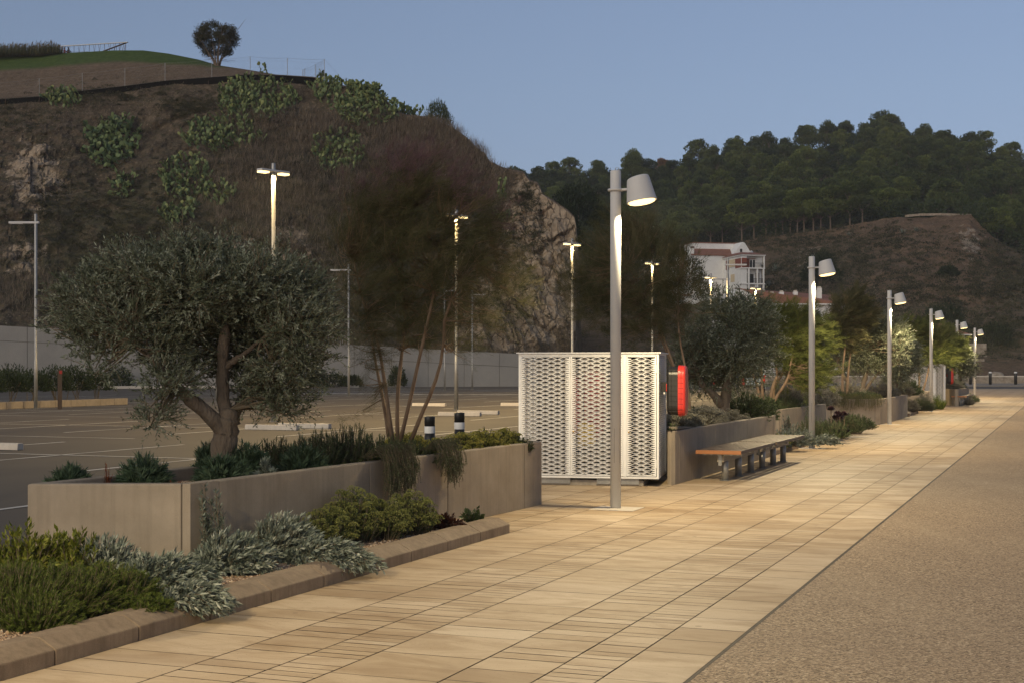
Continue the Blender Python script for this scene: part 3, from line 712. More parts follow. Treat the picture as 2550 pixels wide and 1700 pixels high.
# ================================================================== retaining wall
def wall_y(px): k = (px-1275)/F; return 138.62/(1-.3786*k)
def wall_top(x): return 3.19 - .0497*x
def retaining():
    t = empty('retaining_wall', (-43.9, 122, 0), 0, 'long grey concrete retaining wall at the foot of the cliff', 'retaining wall')
    ang = math.atan2(17, 44.9); L0, L1 = -34, 58; step = 3.62; dx, dy = math.cos(ang), math.sin(ang)
    n = int((L1-L0)/step); lo = MB(); up = MB()
    for i in range(n):
        a, b = L0+i*step+.02, L0+(i+1)*step-.02
        za, zb = wall_top(-43.9+a*dx), wall_top(-43.9+b*dx)
        def slab(mb, z0, z1, z0b, z1b):
            V = [(q*dx - y*dy, q*dy + y*dx, z) for y in (0, .4) for q, z in ((a, z0), (b, z0b), (b, z1b), (a, z1))]
            mb.add(V, [(0, 1, 2, 3), (7, 6, 5, 4), (0, 4, 5, 1), (3, 2, 6, 7), (0, 3, 7, 4), (1, 5, 6, 2)])
        slab(lo, 0, za-1.30, 0, zb-1.30); slab(up, za-1.26, za, zb-1.26, zb)
    lo.build('lower_panels', M['wall'], t); up.build('upper_panels', M['wall'], t)
    V = []
    for q in (L0, L1):
        z = wall_top(-43.9+q*dx) - .06
        V += [(q*dx - y*dy, q*dy + y*dx, zz) for y, zz in ((.05, 0), (.35, 0), (.35, z), (.05, z))]
    MB().add(V, [(0, 1, 2, 3), (7, 6, 5, 4), (0, 4, 5, 1), (1, 5, 6, 2), (2, 6, 7, 3), (3, 7, 4, 0)]).build('joint_filler', M['concrete_dark'], t)
    k = MB(); k.box(L0, 31, -2.4, -2.0, 0, .22); o = tag(k.build('kerb', M['stop']), kind='structure'); o.location = (-43.9, 122, 0); o.rotation_euler = (0, 0, ang)
    s = MB(); s.box(L0, 31, -2.0, -.01, 0, .18); o = tag(s.build('planting_strip', M['soil']), kind='structure'); o.location = (-43.9, 122, 0); o.rotation_euler = (0, 0, ang)
    # short grey railing on the wall top
    r = empty('wall_railing', (0, 0, 0), 0, 'short grey railing on top of the retaining wall between the trees', 'railing')
    a = np.array((P(800, 845, 131))); b = np.array((P(865, 845, 131.8))); a[2] = b[2] = 4.0
    rb = MB(); rb.tube([a + (0, 0, .75), b + (0, 0, .75)], .035, 6); rb.build('rail', M['galv'], r)
    for i in range(12):
        q = a + (b-a)*i/11; MB().tube([q + (0, 0, -.15), q + (0, 0, .75)], .025, 5).build('baluster', M['galv'], r)
retaining()

# ================================================================== terrain
def fbm(p, sc_, oct=5, hard=False):
    return mnoise.turbulence(Vector(p)*sc_, oct, hard)
class Terrain:
    def __init__(s, name, pxs, keys, rows, disp, mat, attrs):
        """keys: list of (f, py(px), Y(px)); surface rows run from f=0 (foot) to 1 (behind the crest)"""
        s.pxs = np.array(pxs, float); fs = [k[0] for k in keys]
        R = np.array(rows); n, m = len(s.pxs), len(R)
        PY = np.array([k[1] for k in keys]); YY = np.array([k[2] for k in keys])      # key x col
        X = np.zeros((m, n)); Y = np.zeros((m, n)); Z = np.zeros((m, n)); PYg = np.zeros((m, n))
        for j in range(n):
            zk = EYE + (HY-PY[:, j])/F*YY[:, j]
            y = np.interp(R, fs, YY[:, j]); z = np.interp(R, fs, zk)
            X[:, j] = (s.pxs[j]-1275)/F*y; Y[:, j] = y; Z[:, j] = z
        s.A = attrs(np.broadcast_to(s.pxs, (m, n)), HY - (Z-EYE)/Y*F, np.broadcast_to(R[:, None], (m, n)), X, Y, Z)
        disp(s, X, Y, Z)
        s.X, s.Y, s.Z = X, Y, Z; s.PY = HY - (Z-EYE)/Y*F; s.m, s.n = m, n
        V = np.stack([X, Y, Z], 2).reshape(-1, 3)
        i, j = np.meshgrid(np.arange(m-1), np.arange(n-1), indexing='ij'); a = (i*n+j).ravel()
        mb = MB(); mb.add(V, np.stack([a, a+1, a+n+1, a+n], 1))
        o = mb.build(name, mat, None, False); tag(o, kind='structure')
        for k, v in s.A.items():
            q = o.data.attributes.new(k, 'FLOAT', 'POINT'); q.data.foreach_set('value', v.astype(np.float32).ravel())
        s.o = o
    def at(s, px, py):
        j = int(np.clip(np.searchsorted(s.pxs, px), 0, s.n-1))
        c = s.PY[:, j]; k = int(np.argmin(c)); c = c[:k+1]
        if py >= c[0]: i = 0
        else:
            i = int(np.argmax(c <= py)) if (c <= py).any() else k
        return np.array((XA(px, s.Y[i, j]), s.Y[i, j], s.Z[i, j]))
sm = lambda x, a, b: (lambda t: t*t*(3-2*t))(np.clip((x-a)/(b-a), 0, 1))
def gauss(px, py, cx, cy, rx, ry): return np.exp(-(((px-cx)/rx)**2 + ((py-cy)/ry)**2))
CREST = [(-400, 150), (-200, 146), (0, 143), (100, 140), (152, 133), (286, 126), (357, 126), (420, 134), (495, 149), (543, 163), (623, 175), (687, 186), (783, 192), (830, 209), (942, 226), (974, 262), (1006, 284), (1070, 292),
         (1126, 316), (1168, 347), (1186, 367), (1207, 382), (1221, 403), (1252, 417), (1280, 423), (1305, 428), (1319, 448), (1340, 454), (1350, 480), (1375, 497), (1414, 523), (1431, 540), (1437, 575), (1441, 640), (1443, 720), (1446, 800), (1450, 870)]
FENCE = [(-400, 300), (0, 249), (98, 242), (205, 228), (311, 216), (411, 203), (527, 194), (623, 187), (716, 190), (783, 195)]
def iv(kn, x): return np.interp(x, [k[0] for k in kn], [k[1] for k in kn])
def hillA():
    px = np.concatenate([np.concatenate([np.arange(-420, 1100, 5.0), np.arange(1100, 1380, 3.5)]), np.arange(1380, 1444, 2.5), np.array([1444, 1445.5, 1447, 1448.5, 1450])])
    n = len(px)
    wy = np.array([wall_y(q) for q in px]); kx = (px-1275)/F
    wz = np.array([wall_top(k*y) for k, y in zip(kx, wy)])
    away = np.interp(px, [1436, 1444, 1450], [0, 6, 70])
    yb = wy + 2.6 + away; pb = HY - (np.minimum(wz-.35, 5)-EYE)/yb*F
    pb = np.where(px > 1290, np.interp(px, [1290, 1400], [0, 1])*(HY+.8/yb*F - pb) + pb, pb)
    pc = iv(CREST, px); yc = np.interp(px, [-400, 0, 400, 623, 783, 942, 1120, 1305, 1442], [205, 198, 192, 180, 173, 171, 167, 161, 153]) + away
    pf = np.where(px < 783, iv(FENCE, px), pc+3); pf = np.maximum(pf, pc+2)
    yf = np.interp(px, [-400, 0, 783, 1120, 1305, 1442], [166, 166, 170, 164, 158, 151]) + away; yf = np.minimum(yf, yc-1.0)
    pg = pf + (pc-pf)*np.interp(px, [0, 420, 623, 800], [.62, .72, .9, .9]); yg = yf + (yc-yf)*.55
    pm1 = pb + (pf-pb)*.20; ym1 = yb + (yf-yb)*.09
    pm2 = pb + (pf-pb)*.62; ym2 = yb + (yf-yb)*.50
    zc = EYE + (HY-pc)/F*yc
    yk = yc+30; pk = HY - (zc-2-EYE)/yk*F; yk2 = yc+120; pk2 = HY - (zc*.4-EYE)/yk2*F
    pb0 = HY+2.5/yb*F; wz = wz + .12
    keys = [(0, pb0, yb), (.02, pb, yb+.3), (.16, pm1, ym1), (.46, pm2, ym2), (.72, pf, yf), (.80, pg, yg), (.90, pc, yc), (.95, pk, yk), (1, pk2, yk2)]
    rows = np.concatenate([[0, .008], np.linspace(.02, .72, 185), np.linspace(.723, .90, 40), [.92, .94, .96, .98, 1]])
    def attrs(PX, PYg, Rr, X, Y, Z):
        rock = gauss(PX, PYg, 1340, 640, 125, 190)*1.35 + gauss(PX, PYg, 90, 430, 80, 110)*.78 + gauss(PX, PYg, 60, 640, 70, 70)*.6 + gauss(PX, PYg, 560, 640, 110, 90)*.75 + gauss(PX, PYg, 740, 590, 60, 80)*.6 + gauss(PX, PYg, 1220, 800, 130, 60)*.7 + gauss(PX, PYg, 300, 300, 60, 30)*.6
        rock = rock*(Rr < .86)
        edge = pf + (pc-pf)*.55
        lin = np.interp(np.arange(n), np.arange(n), pf - (pf-pc)*np.interp(px, [-400, 0, 300, 420, 520, 600], [.70, .70, .72, .62, .75, 1.2]))
        grass = sm(lin[None]-PYg, -6, 6)*(PX < 600)
        grass = np.where((Rr >= .9) & (PX < 560), 1, grass)
        dirt = ((Rr > .725) & (Rr < .9)).astype(float)
        scrub = gauss(PX, PYg, 330, 640, 260, 200)*.9 + gauss(PX, PYg, 760, 620, 260, 240)*.55 + gauss(PX, PYg, 900, 430, 240, 120)*.3
        return dict(rock=np.clip(rock, 0, 1), grass=np.clip(grass, 0, 1), dirt=dirt, scrub=np.clip(scrub, 0, 1)*(Rr < .74))
    def disp(s, X, Y, Z):
        rock = s.A['rock']; m, n_ = X.shape
        for i in range(3, m):
            f = rows[i]; fade = float(np.interp(f, [.60, .705, .72, .86, .90], [1, .25, .06, .12, 0]))
            if f < .06: fade *= (f-.02)/.04
            for j in range(n_):
                p = (X[i, j], Y[i, j], Z[i, j])
                a = fbm(p, .11, 5)-.8; d = a*1.5 + (fbm(p, .5, 4)-.6)*.75
                r = rock[i, j]
                if r > .05 and f < .72:
                    q = (p[0]*.9+p[2]*.42, p[1]*.6, p[2]*.30-p[0]*.12)
                    b = fbm(q, .30, 6, True); d = d*(1-r*.6) + r*((.55-b)*3.0 + (mnoise.cell(Vector(q)*.75)-.5)*.8 + (mnoise.cell(Vector(q)*1.7)-.5)*.35)
                d *= fade
                Y[i, j] -= d*.85; Z[i, j] += d*.25
                X[i, j] = (px[j]-1275)/F*Y[i, j] + d*.08*fade
    T = Terrain('cliff_hill', px, keys, rows, disp, M['hill'], attrs)
    T.pf, T.yf = pf, yf
    return T
def mat_hill(name, dirt1, dirt2, scrub1, scrub2, rock1, rock2):
    m, nt, p = newmat(name); v = geopos(nt)
    a = noise_tex(nt, v, .35, 8, .75); c = ramp(nt, a, [(.38, dirt1), (.62, dirt2)])
    fa = noise_tex(nt, v, 2.6, 6, .75); c = mixc(nt, ramp(nt, fa, [(.40, (.55,)*3), (.58, (0, 0, 0))]), c, tuple(q*.35 for q in dirt1))
    pt = noise_tex(nt, v, .9, 5, .7); c = mixc(nt, ramp(nt, pt, [(.50, (0, 0, 0)), (.66, (.75,)*3)]), c, scrub1)
    st = noise_tex(nt, v, 5.0, 2, .5); c = mixc(nt, ramp(nt, st, [(.64, (0, 0, 0)), (.70, (.55,)*3)]), c, (.36, .30, .24))
    sc_ = mixc(nt, noise_tex(nt, v, 2.2, 5, .7), scrub1, scrub2)
    sf = math_n(nt, 'MULTIPLY', attr(nt, 'scrub'), ramp(nt, noise_tex(nt, v, .45, 5, .65), [(.36, (.25,)*3), (.56, (1,)*3)]))
    c = mixc(nt, sf, c, sc_)
    rv = mapping(nt, v, (1.1, .7, .42), (0, RAD(28), 0))
    vo = N(nt, 'ShaderNodeTexVoronoi', feature='DISTANCE_TO_EDGE'); vo.inputs['Scale'].default_value = .85
    dn = N(nt, 'ShaderNodeTexNoise'); dn.inputs['Scale'].default_value = .8; dn.inputs['Detail'].default_value = 4; nt.links.new(rv, dn.inputs['Vector'])
    ad = N(nt, 'ShaderNodeVectorMath', operation='MULTIPLY_ADD'); nt.links.new(dn.outputs['Color'], ad.inputs[0]); ad.inputs[1].default_value = (.45, .45, .45); nt.links.new(rv, ad.inputs[2])
    nt.links.new(ad.outputs[0], vo.inputs['Vector'])
    rc = ramp(nt, noise_tex(nt, v, 1.1, 8, .75), [(.36, rock1), (.64, rock2)])
    crack = ramp(nt, vo.outputs['Distance'], [(0, (1, 1, 1)), (.035, (0, 0, 0))])
    rc = mixc(nt, crack, rc, (.06, .048, .036))
    rf = math_n(nt, 'ADD', attr(nt, 'rock'), math_n(nt, 'MULTIPLY', math_n(nt, 'SUBTRACT', noise_tex(nt, v, .5, 5, .65), .5), 1.5))
    c = mixc(nt, ramp(nt, rf, [(.44, (0, 0, 0)), (.58, (1, 1, 1))]), c, rc)
    c = mixc(nt, math_n(nt, 'MULTIPLY', attr(nt, 'dirt'), .62), c, ramp(nt, noise_tex(nt, v, 1.7, 7, .7), [(.36, (.12, .085, .058)), (.62, (.27, .20, .14))]))
    gr = ramp(nt, noise_tex(nt, v, 1.2, 5, .6), [(.35, (.050, .085, .022)), (.65, (.085, .125, .034))])
    c = mixc(nt, attr(nt, 'grass'), c, gr)
    nt.links.new(c, p.inputs['Base Color']); p.inputs['Roughness'].default_value = .95; p.inputs['Specular IOR Level'].default_value = .1
    h = math_n(nt, 'ADD', noise_tex(nt, v, 1.6, 7, .72), math_n(nt, 'MULTIPLY', math_n(nt, 'MINIMUM', vo.outputs['Distance'], .12), math_n(nt, 'MULTIPLY', attr(nt, 'rock'), 6.0)))
    bump(nt, p, h, .8, .5); return m
M['hill'] = mat_hill('cliff_earth', (.078, .061, .045), (.175, .138, .10), (.034, .040, .022), (.085, .088, .048), (.235, .19, .142), (.42, .345, .265))
TA = hillA()
# ------------------------------------------------------------------ the farther hill: dry spur in front, wooded ridge behind
RIDGE = [(1200, 478), (1340, 462), (1450, 455), (1550, 450), (1626, 446), (1690, 432), (1790, 406), (1860, 390), (1950, 377), (2060, 362), (2170, 352), (2260, 352), (2350, 357), (2420, 372), (2490, 408), (2560, 440), (2700, 500), (2950, 560)]
SPUR = [(1200, 660), (1450, 650), (1600, 640), (1784, 610), (1911, 585), (2064, 566), (2151, 551), (2253, 534), (2416, 533), (2472, 580), (2550, 622), (2700, 690), (2950, 760)]
def hillB():
    px = np.arange(1190, 2950, 6.0); n = len(px)
    ps = iv(SPUR, px); ys = np.interp(px, [1200, 1700, 2000, 2300, 2500, 2950], [330, 320, 310, 300, 285, 265])
    pr = iv(RIDGE, px); yr = np.interp(px, [1200, 1700, 2200, 2950], [430, 460, 490, 440])
    yb = np.interp(px, [1200, 2000, 2300, 2950], [172, 176, 172, 168]); pb = HY - (.2-EYE)/yb*F
    pm = np.interp(px, [1200, 1700, 1760, 1930, 2020, 2200, 2950], [800, 775, 770, 765, 760, 745, 790]); ym = np.interp(px, [1200, 1700, 1930, 2200, 2950], [250, 255, 250, 232, 215])
    zs = EYE + (HY-ps)/F*ys
    ysb = ys+16; psb = HY - (zs-1.2-EYE)/ysb*F
    yk = yr+40; pk = HY - (EYE+(HY-pr)/F*yr-3-EYE)/yk*F; yk2 = yr+260; pk2 = HY - (20-EYE)/yk2*F
    keys = [(0, pb+6, yb), (.3, pm, ym), (.55, ps, ys), (.60, psb, ysb), (.90, pr, yr), (.94, pk, yk), (1, pk2, yk2)]
    rows = np.concatenate([np.linspace(0, .55, 110), np.linspace(.556, .90, 50), [.92, .94, .97, 1]])
    def attrs(PX, PYg, Rr, X, Y, Z):
        rock = gauss(PX, PYg, 1640, 640, 60, 70)*1.0 + gauss(PX, PYg, 2020, 640, 45, 40)*.7 + gauss(PX, PYg, 2420, 600, 60, 60)*.55 + gauss(PX, PYg, 1950, 720, 80, 30)*.4
        scrub = gauss(PX, PYg, 1650, 700, 200, 130)*.9 + gauss(PX, PYg, 2060, 650, 120, 45)*.7 + gauss(PX, PYg, 2550, 700, 90, 140)*.8 + gauss(PX, PYg, 2020, 800, 160, 60)*.8 + gauss(PX, PYg, 2480, 850, 120, 40)*.5
        scrub = np.where(Rr > .57, 1.0, scrub)
        return dict(rock=np.clip(rock, 0, 1)*(Rr < .58), grass=np.zeros_like(X), dirt=np.zeros_like(X), scrub=np.clip(scrub, 0, 1))
    def disp(s, X, Y, Z):
        rock = s.A['rock']; m, n_ = X.shape
        for i in range(1, m):
            f = rows[i]; fade = min(1, f/.08)
            for j in range(n_):
                p = (X[i, j], Y[i, j], Z[i, j])
                d = (fbm(p, .06, 5)-.8)*2.2 + (fbm(p, .35, 3)-.6)*.6
                r = rock[i, j]
                if r > .05: d += r*(.55-fbm((p[0], p[1], p[2]*.5), .2, 4, True))*4
                d *= fade
                Y[i, j] -= d*.8; Z[i, j] += d*.2
    return Terrain('far_hill', px, keys, rows, disp, M['hill2'], attrs)
M['hill2'] = mat_hill('far_hill_earth', (.14, .092, .060), (.25, .166, .108), (.042, .048, .025), (.095, .095, .050), (.26, .22, .175), (.40, .34, .27))
TB = hillB()
# ================================================================== foliage materials
M['cactus'] = mat_leaf('prickly_pear', [(.055, .095, .042), (.10, .15, .066), (.155, .205, .09), (.24, .27, .10)], .6, .03)
M['straw'] = mat_leaf('dry_grass', [(.065, .053, .040), (.13, .105, .078), (.205, .168, .125), (.30, .25, .185)], .8, .2)
M['scrubl'] = mat_leaf('dark_scrub', [(.020, .024, .012), (.042, .046, .022), (.075, .072, .035), (.11, .095, .05)], .8, .15)
M['pine'] = mat_leaf('pine_needles', [(.036, .056, .018), (.070, .100, .030), (.108, .142, .042), (.15, .18, .058)], .7, .32, .40)
M['pine_dark'] = mat_leaf('dark_pine_needles', [(.024, .042, .016), (.042, .066, .023), (.066, .096, .032), (.10, .13, .042)], .7, .32, .40)
M['bark'] = mat_noise('pine_bark', (.10, .075, .055), (.20, .155, .115), 5, .9, .6, 20)
M['greygreen'] = mat_leaf('agave_leaf', [(.09, .12, .10), (.17, .21, .17), (.24, .28, .23)], .6, .05)
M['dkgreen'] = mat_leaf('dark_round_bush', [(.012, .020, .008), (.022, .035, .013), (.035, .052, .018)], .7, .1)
M['rustleaf'] = mat_leaf('browned_pine', [(.14, .075, .03), (.22, .12, .05), (.2, .14, .06)], .8, .2)
M['pampas'] = mat_leaf('tall_grass', [(.05, .06, .028), (.085, .09, .045), (.14, .125, .075), (.2, .165, .12)], .8, .25)
M['stonewall'] = mat_noise('rubble_stone', (.17, .13, .095), (.38, .33, .27), 2.2, .9, .8, 5)
rng = np.random.default_rng(11)
UPV = np.array((0, 0, 1.0))
# ------------------------------------------------------------------ prickly pear
def pads(mb, rng, C, D, Nn, L, W, T, rnd):
    """egg-shaped thick pads rising from C along D with face normal Nn"""
    S = np.cross(D, Nn); k = 9
    a = np.linspace(0, 2*np.pi, k, endpoint=False) - np.pi/2
    ex, ey = np.cos(a)*.5, (np.sin(a)*.5+.5); ex = ex*(.72+.42*ey)
    L = L[:, None, None]; W = W[:, None, None]
    rim = C[:, None] + D[:, None]*ey[None, :, None]*L + S[:, None]*ex[None, :, None]*W
    f = C[:, None] + D[:, None]*.55*L + Nn[:, None]*T; b = C[:, None] + D[:, None]*.55*L - Nn[:, None]*T
    V = np.concatenate([rim, f, b], 1); n = len(C)
    tri = np.array([(i, (i+1) % k, k) for i in range(k)] + [((i+1) % k, i, k+1) for i in range(k)])
    Fc = (tri[None] + (np.arange(n)*(k+2))[:, None, None]).reshape(-1, 3)
    mb.add(V.reshape(-1, 3), Fc, np.repeat(np.clip(rnd, 0, 1), k+2))
def cactus_cluster(x0, x1, y0, y1, n, label, droop=0.0, L0=.50, shape='ellipse', dk=0.0):
    n = int(n*2.3)
    mb = MB(); P0 = []; base = None
    c = TA((x0+x1)/2, (y0+y1)/2) if False else TA.at((x0+x1)/2, min(y1, (y0+y1)/2+5))
    nb = max(3, n//4); tr_ = 0
    while len(P0) < nb:
        u_, v_ = rng.uniform(-1, 1, 2)
        if shape == 'ellipse' and u_*u_+v_*v_ > 1: continue
        q = TA.at((x0+x1)/2+u_*(x1-x0)*.47, (y0+y1)/2+v_*(y1-y0)*.44 + 4) + rng.normal(0, .15, 3)*(1, .3, .3); tr_ += 1
        dm = min((((q-b)**2).sum() for b in P0), default=.25)
        if dm < .70**2 and (dm > .44**2 or tr_ > 3000): P0.append(q)
        if tr_ > 9000: break
    C = np.array(P0); gen = 0; total = 0
    while total < n and len(C):
        m = len(C)
        D = unit(runit(rng, m)*(.75, .5, .6) + UPV*(.75-1.2*droop*rng.random((m, 1))) + np.array((0, -.35, 0)))
        Nn = perp(D, rng); Nn = unit(Nn + np.array((0, -.6, 0))*rng.uniform(-1, 1.4, (m, 1))); Nn = unit(Nn - D*np.sum(D*Nn, 1, keepdims=True))
        L = L0*rng.uniform(.7, 1.15, m); W = L*rng.uniform(.58, .78, m)
        pads(mb, rng, C, D, Nn, L, W, .035, rng.uniform(0, .75, m)*(1-dk) + .10*gen); total += m; gen += 1
        keep = rng.random(m) < (.95 if gen < 3 else .6)
        nc = []
        for r in range(2):
            s = keep & (rng.random(m) < (.95 if r == 0 else .5))
            S = np.cross(D[s], Nn[s]); a = rng.uniform(-.9, .9, s.sum())[:, None]
            nc.append(C[s] + D[s]*L[s][:, None]*(.55+.42*np.cos(a)) + S*np.sin(a)*W[s][:, None]*.45)
        C = np.concatenate(nc)
        if gen > 4: break
        if total + len(C) > n*1.15: C = C[:max(0, n-total)]
    V0 = np.array(c); mb.V = [v - V0 for v in mb.V]
    o = mb.build('prickly_pear', M['cactus'], loc=tuple(c))
    return tag(o, label, 'cactus', 'prickly pear clumps on the cliff')
for a in [(540, 745, 192, 312, 420, 'largest prickly pear thicket, under the dark fence edge at the top of the cliff'),
          (782, 850, 180, 262, 110, 'prickly pear clump around the last fence post on the skyline'),
          (862, 962, 180, 250, 200, 'dense rounded prickly pear crown standing out against the sky'),
          (828, 1002, 235, 320, 300, 'prickly pear clump hanging down below the rounded crown on the skyline', .35),
          (976, 1045, 250, 290, 60, 'low prickly pear beside the round bush on the skyline'),
          (208, 352, 272, 425, 300, 'dark drooping prickly pear thicket on the left of the cliff', .6, .62, 'ellipse', .45),
          (115, 205, 228, 268, 90, 'small pale prickly pear right below the fence at the far left'),
          (455, 652, 292, 392, 240, 'broad prickly pear thicket above the tall lit lamp post'),
          (400, 525, 385, 505, 190, 'prickly pear thicket left of the tall lit lamp post head'),
          (780, 910, 322, 440, 210, 'prickly pear thicket above and left of the feathery tree crown'),
          (505, 588, 462, 520, 60, 'small prickly pear between the tall lamp post and the olive tree'),
          (390, 492, 485, 565, 80, 'small prickly pear directly above the olive tree crown'),
          (1236, 1262, 470, 500, 14, 'tiny prickly pear high on the right rock face'),
          (1236, 1275, 535, 562, 16, 'tiny prickly pear lower on the right rock face'),
          (280, 330, 420, 500, 45, 'thin prickly pear trailing below the dark thicket', .5),
          (640, 665, 170, 186, 8, 'lone sprig of prickly pear behind the fence')]:
    cactus_cluster(*a)
# ------------------------------------------------------------------ dry grass and scrub (uncountable)
def scatter_blades(name, T, regions, mat, L, W, label, group, per=1.0, lean=.35, clump=9, spread=.35):
    mb = MB()
    for (cx, cy, rx, ry, n) in regions:
        P0 = []
        for _ in range(int(n*per)):
            while True:
                u_, v_ = rng.uniform(-1, 1, 2)
                if u_*u_+v_*v_ < 1: break
            P0.append(T.at(cx+u_*rx, cy+v_*ry))
        P0 = np.repeat(np.array(P0), clump, 0); m = len(P0)
        r = np.repeat(rng.uniform(.1, .9, m//clump), clump) + rng.normal(0, .12, m)
        P0 = P0 + rng.normal(0, spread, (m, 3))*(1, .6, .15) - np.array((0, 0, .1))
        D = unit(UPV + rng.normal(0, lean, (m, 3)) + np.array((.10, -.12, 0))); S = perp(D, rng)
        leaves(mb, P0, D, S, L*rng.uniform(.5, 1.3, m), W*rng.uniform(.6, 1.3, m), r, 0.0)
    o = mb.build(name, mat); return tag(o, label, group, kind='stuff')
scatter_blades('dry_grass', TA, [(700, 330, 150, 60, 650), (900, 340, 140, 60, 900), (1060, 350, 90, 50, 800), (760, 440, 200, 70, 700), (1150, 400, 60, 50, 500), (1000, 420, 170, 60, 700), (620, 470, 150, 90, 500), (1220, 470, 60, 60, 300), (700, 560, 170, 90, 350), (80, 730, 120, 50, 200), (860, 600, 150, 100, 250)],
               M['straw'], .95, .030, 'tall straw coloured dry grass covering the cliff slope', 'grass', 1.0, .28, 12, .45)
scatter_blades('dry_tufts', TA, [(250, 200, 260, 30, 350), (430, 190, 150, 25, 250), (80, 270, 150, 30, 250), (300, 260, 200, 30, 250), (160, 300, 150, 40, 160)],
               M['straw'], .30, .03, 'short dry tufts on the bare earth under the lawn', 'grass', 1.0, .6, 9, .3)
def scrub(name, T, regions, mat, label, R=.55, nl=46, L=.16, W=.07):
    mb = MB()
    for (cx, cy, rx, ry, n) in regions:
        for _ in range(int(n*1.9)):
            u_, v_ = rng.normal(0, .60, 2); c = T.at(cx+u_*rx, cy+v_*ry)
            r = R*rng.uniform(.5, 1.5); d = runit(rng, nl)*(1, .8, .75); d[:, 2] = np.abs(d[:, 2])-.15
            p = c + d*r*rng.uniform(.5, 1, (nl, 1)); D = unit(d + runit(rng, nl)*.8); S = perp(D, rng)
            leaves(mb, p, D, S, L*rng.uniform(.6, 1.5, nl), W*1.2, rng.uniform(.1, .8) + rng.normal(0, .15, nl))
    return tag(mb.build(name, mat), label, 'scrub', kind='stuff')
scrub('cliff_scrub', TA, [(320, 560, 200, 130, 240), (150, 560, 150, 120, 150), (420, 690, 260, 70, 220), (260, 240, 120, 20, 60), (470, 270, 70, 30, 90), (720, 660, 180, 90, 170), (640, 410, 120, 70, 120), (850, 500, 130, 60, 110), (1180, 430, 50, 30, 50), (1310, 500, 30, 30, 40), (1240, 560, 60, 60, 60), (1060, 790, 200, 40, 110), (1230, 760, 80, 60, 50), (1330, 590, 30, 60, 30), (40, 300, 90, 40, 60), (1280, 690, 60, 80, 24)],
      M['scrubl'], 'dark low scrub growing over the cliff face', .50, 56, .13, .06)
scrub('spur_scrub', TB, [(1650, 680, 130, 90, 160), (2060, 650, 140, 40, 150), (1990, 700, 120, 50, 110), (2350, 680, 220, 90, 200), (2520, 690, 80, 100, 130), (2180, 760, 220, 60, 200), (2450, 830, 130, 50, 140), (1960, 600, 130, 25, 100), (2200, 600, 120, 30, 90), (2080, 850, 120, 40, 100)],
      M['scrubl'], 'dark scrub patches on the dry spur of the far hill', .95, 44, .30, .14)
scatter_blades('spur_dry_grass', TB, [(2250, 620, 180, 70, 700), (2080, 700, 180, 60, 500), (2400, 720, 160, 90, 600), (2000, 620, 140, 40, 400), (2300, 820, 250, 60, 500)],
               M['straw'], .6, .05, 'russet dry grass on the spur of the far hill', 'grass', 1.0, .7, 10, .9)
# tall pampas-like grass on the hill top
def pampas():
    mb = MB(); m = 5200
    px = rng.uniform(-60, 155, m); y = rng.uniform(194, 202, m)
    b = np.array([TA.at(q, 60) for q in np.linspace(-60, 155, 40)])
    zb = np.interp(px, np.linspace(-60, 155, 40), b[:, 2])
    P0 = np.stack([XA(px, y), y, zb-.3], 1)
    h = 1.75*np.interp(px, [-60, 0, 30, 100, 130, 155], [.85, .8, .9, 1.05, 1.05, .55])*rng.uniform(.55, 1.08, m)
    D = unit(UPV + rng.normal(0, .16, (m, 3)) + np.array((.16, 0, 0))); S = perp(D, rng)
    leaves(mb, P0, D, S, h, .07, np.clip(rng.uniform(.1, .6, m), 0, 1), 0, .3)
    t = rng.random(m) < .35; Pt = P0[t] + D[t]*h[t][:, None]*.8; k = t.sum()
    leaves(mb, Pt, unit(D[t] + np.array((.25, 0, 0))), perp(D[t], rng), .5, .10, rng.uniform(.8, 1, k), 0, .5)
    tag(mb.build('tall_grass', M['pampas']), 'tall flowering grass on the lawn at the top left skyline', 'grass', kind='stuff')
pampas()
